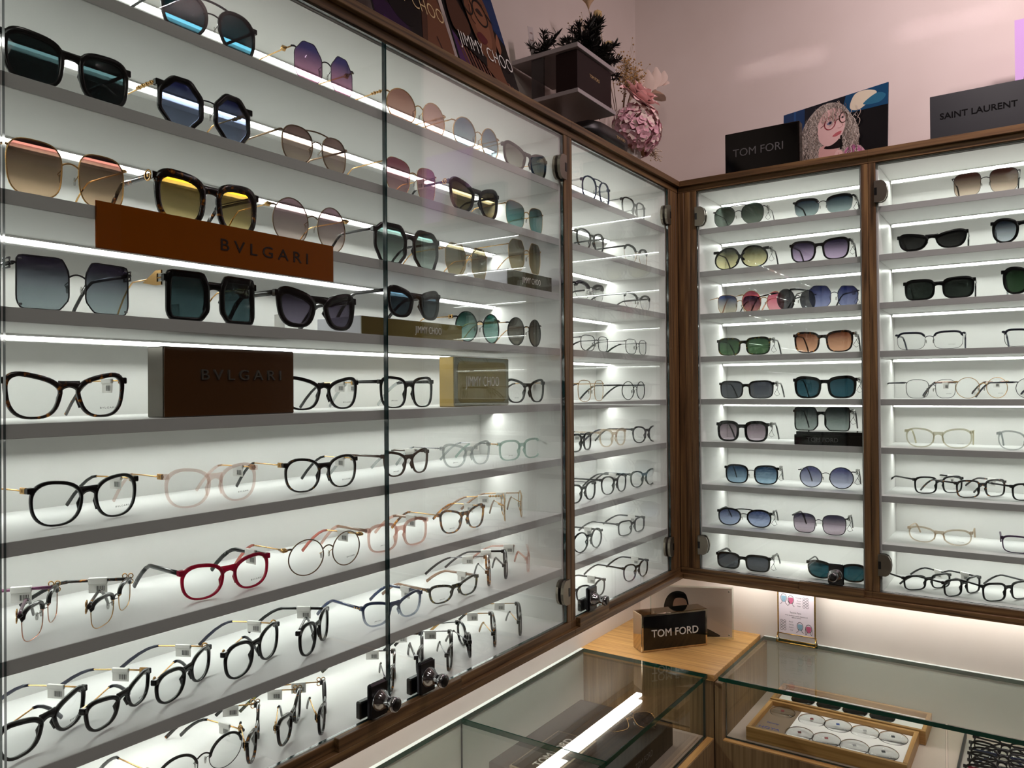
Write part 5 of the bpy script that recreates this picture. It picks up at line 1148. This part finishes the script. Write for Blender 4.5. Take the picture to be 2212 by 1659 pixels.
GN = {'L': 'the wide left cabinet', 'N': 'the narrow corner cabinet', 'R': 'the right cabinet', 'Q': 'the far right cabinet'}
ORD = ['', 'top', 'second', 'third', 'fourth', 'fifth', 'sixth', 'seventh', 'eighth', 'bottom']
for (code, kind, x, y, z, yaw, w, h, st, lab) in TABLE:
    nm, ct = ('sunglasses', 'sunglasses') if kind == 's' else ('eyeglasses', 'eyeglasses')
    make_glasses(nm, lab, ct, '%s on the %s shelf of %s' % (nm, ORD[int(code[1])], GN[code[0]]), (x, y, z + .0004), (0, 0, math.radians(yaw)), w / 1000, h / 1000, st)

# ------------------------------------------------------------------ light
def area(name, loc, target, sx, sy, power, col):
    d = bpy.data.lights.new(name, 'AREA'); d.shape = 'RECTANGLE'; d.size = sx; d.size_y = sy; d.energy = power; d.color = col
    o = bpy.data.objects.new(name, d); COL.objects.link(o); o.location = loc
    o.rotation_euler = (Vector(target) - Vector(loc)).to_track_quat('-Z', 'Y').to_euler()
    return o
def downlight(loc, target, power, col, size=.11):
    o = area('downlight', loc, target, size, size, power, col); o.data.shape = 'DISK'
for x_, p_ in ((.55, 2), (1.05, 7.5), (1.55, 9)): downlight((x_, -.55, 2.97), (x_ + .05, .3, 1.9), p_, (1., .80, .84))
area('ceiling_light_room', (1.9, -2.2, 2.95), (1.4, -1.6, 0), 1.6, 1.0, 20, (1., .94, .88))
downlight((.7, -1.5, 2.97), (-.2, -.7, 1.8), 1.8, (1., .88, .82))
for x_, z_, l_ in ((.215, 2.605, .25), (.645, 2.605, .26)):
    o = area('wall_streak_helper', (x_, -.55, 2.9), (x_, .245, z_), l_, .03, .0045, (1., .93, .9)); o.data.spread = math.radians(5)  # added narrow beams that throw the two soft streaks onto the wall
w_ = bpy.data.worlds.new('world'); sc.world = w_; w_.use_nodes = True
w_.node_tree.nodes['Background'].inputs[0].default_value = (.05, .05, .05, 1); w_.node_tree.nodes['Background'].inputs[1].default_value = .3

# ------------------------------------------------------------------ camera
F_, YAW, PIT, ROL = 1667.366, .60267749, .00687592, -.0077911
cd = bpy.data.cameras.new('camera'); cam = bpy.data.objects.new('camera', cd); COL.objects.link(cam)
cd.sensor_fit = 'HORIZONTAL'; cd.sensor_width = 36; cd.lens = F_ / 2212 * 36; cd.clip_start = .02
f_ = Vector((-math.sin(YAW) * math.cos(PIT), math.cos(YAW) * math.cos(PIT), math.sin(PIT)))
r = Vector((math.cos(YAW), math.sin(YAW), 0)); u_ = r.cross(f_)
c_, s_ = math.cos(ROL), math.sin(ROL)
r2_ = r * c_ + u_ * s_; u2_ = u_ * c_ - r * s_
M = Matrix((r2_, u2_, -f_)).transposed().to_4x4(); M.translation = Vector((.82516, -2.02543, Z0 + .52661))
cam.matrix_world = M
sc.camera = cam

sc.view_settings.view_transform = 'Standard'; sc.view_settings.look = 'None'; sc.view_settings.exposure = 0.
cy = sc.cycles
cy.max_bounces = 8; cy.diffuse_bounces = 4; cy.glossy_bounces = 4; cy.transmission_bounces = 4; cy.transparent_max_bounces = 40
cy.caustics_reflective = False; cy.caustics_refractive = False
cy.use_denoising = True; cy.use_adaptive_sampling = True; cy.adaptive_threshold = .015; cy.sample_clamp_indirect = 4.
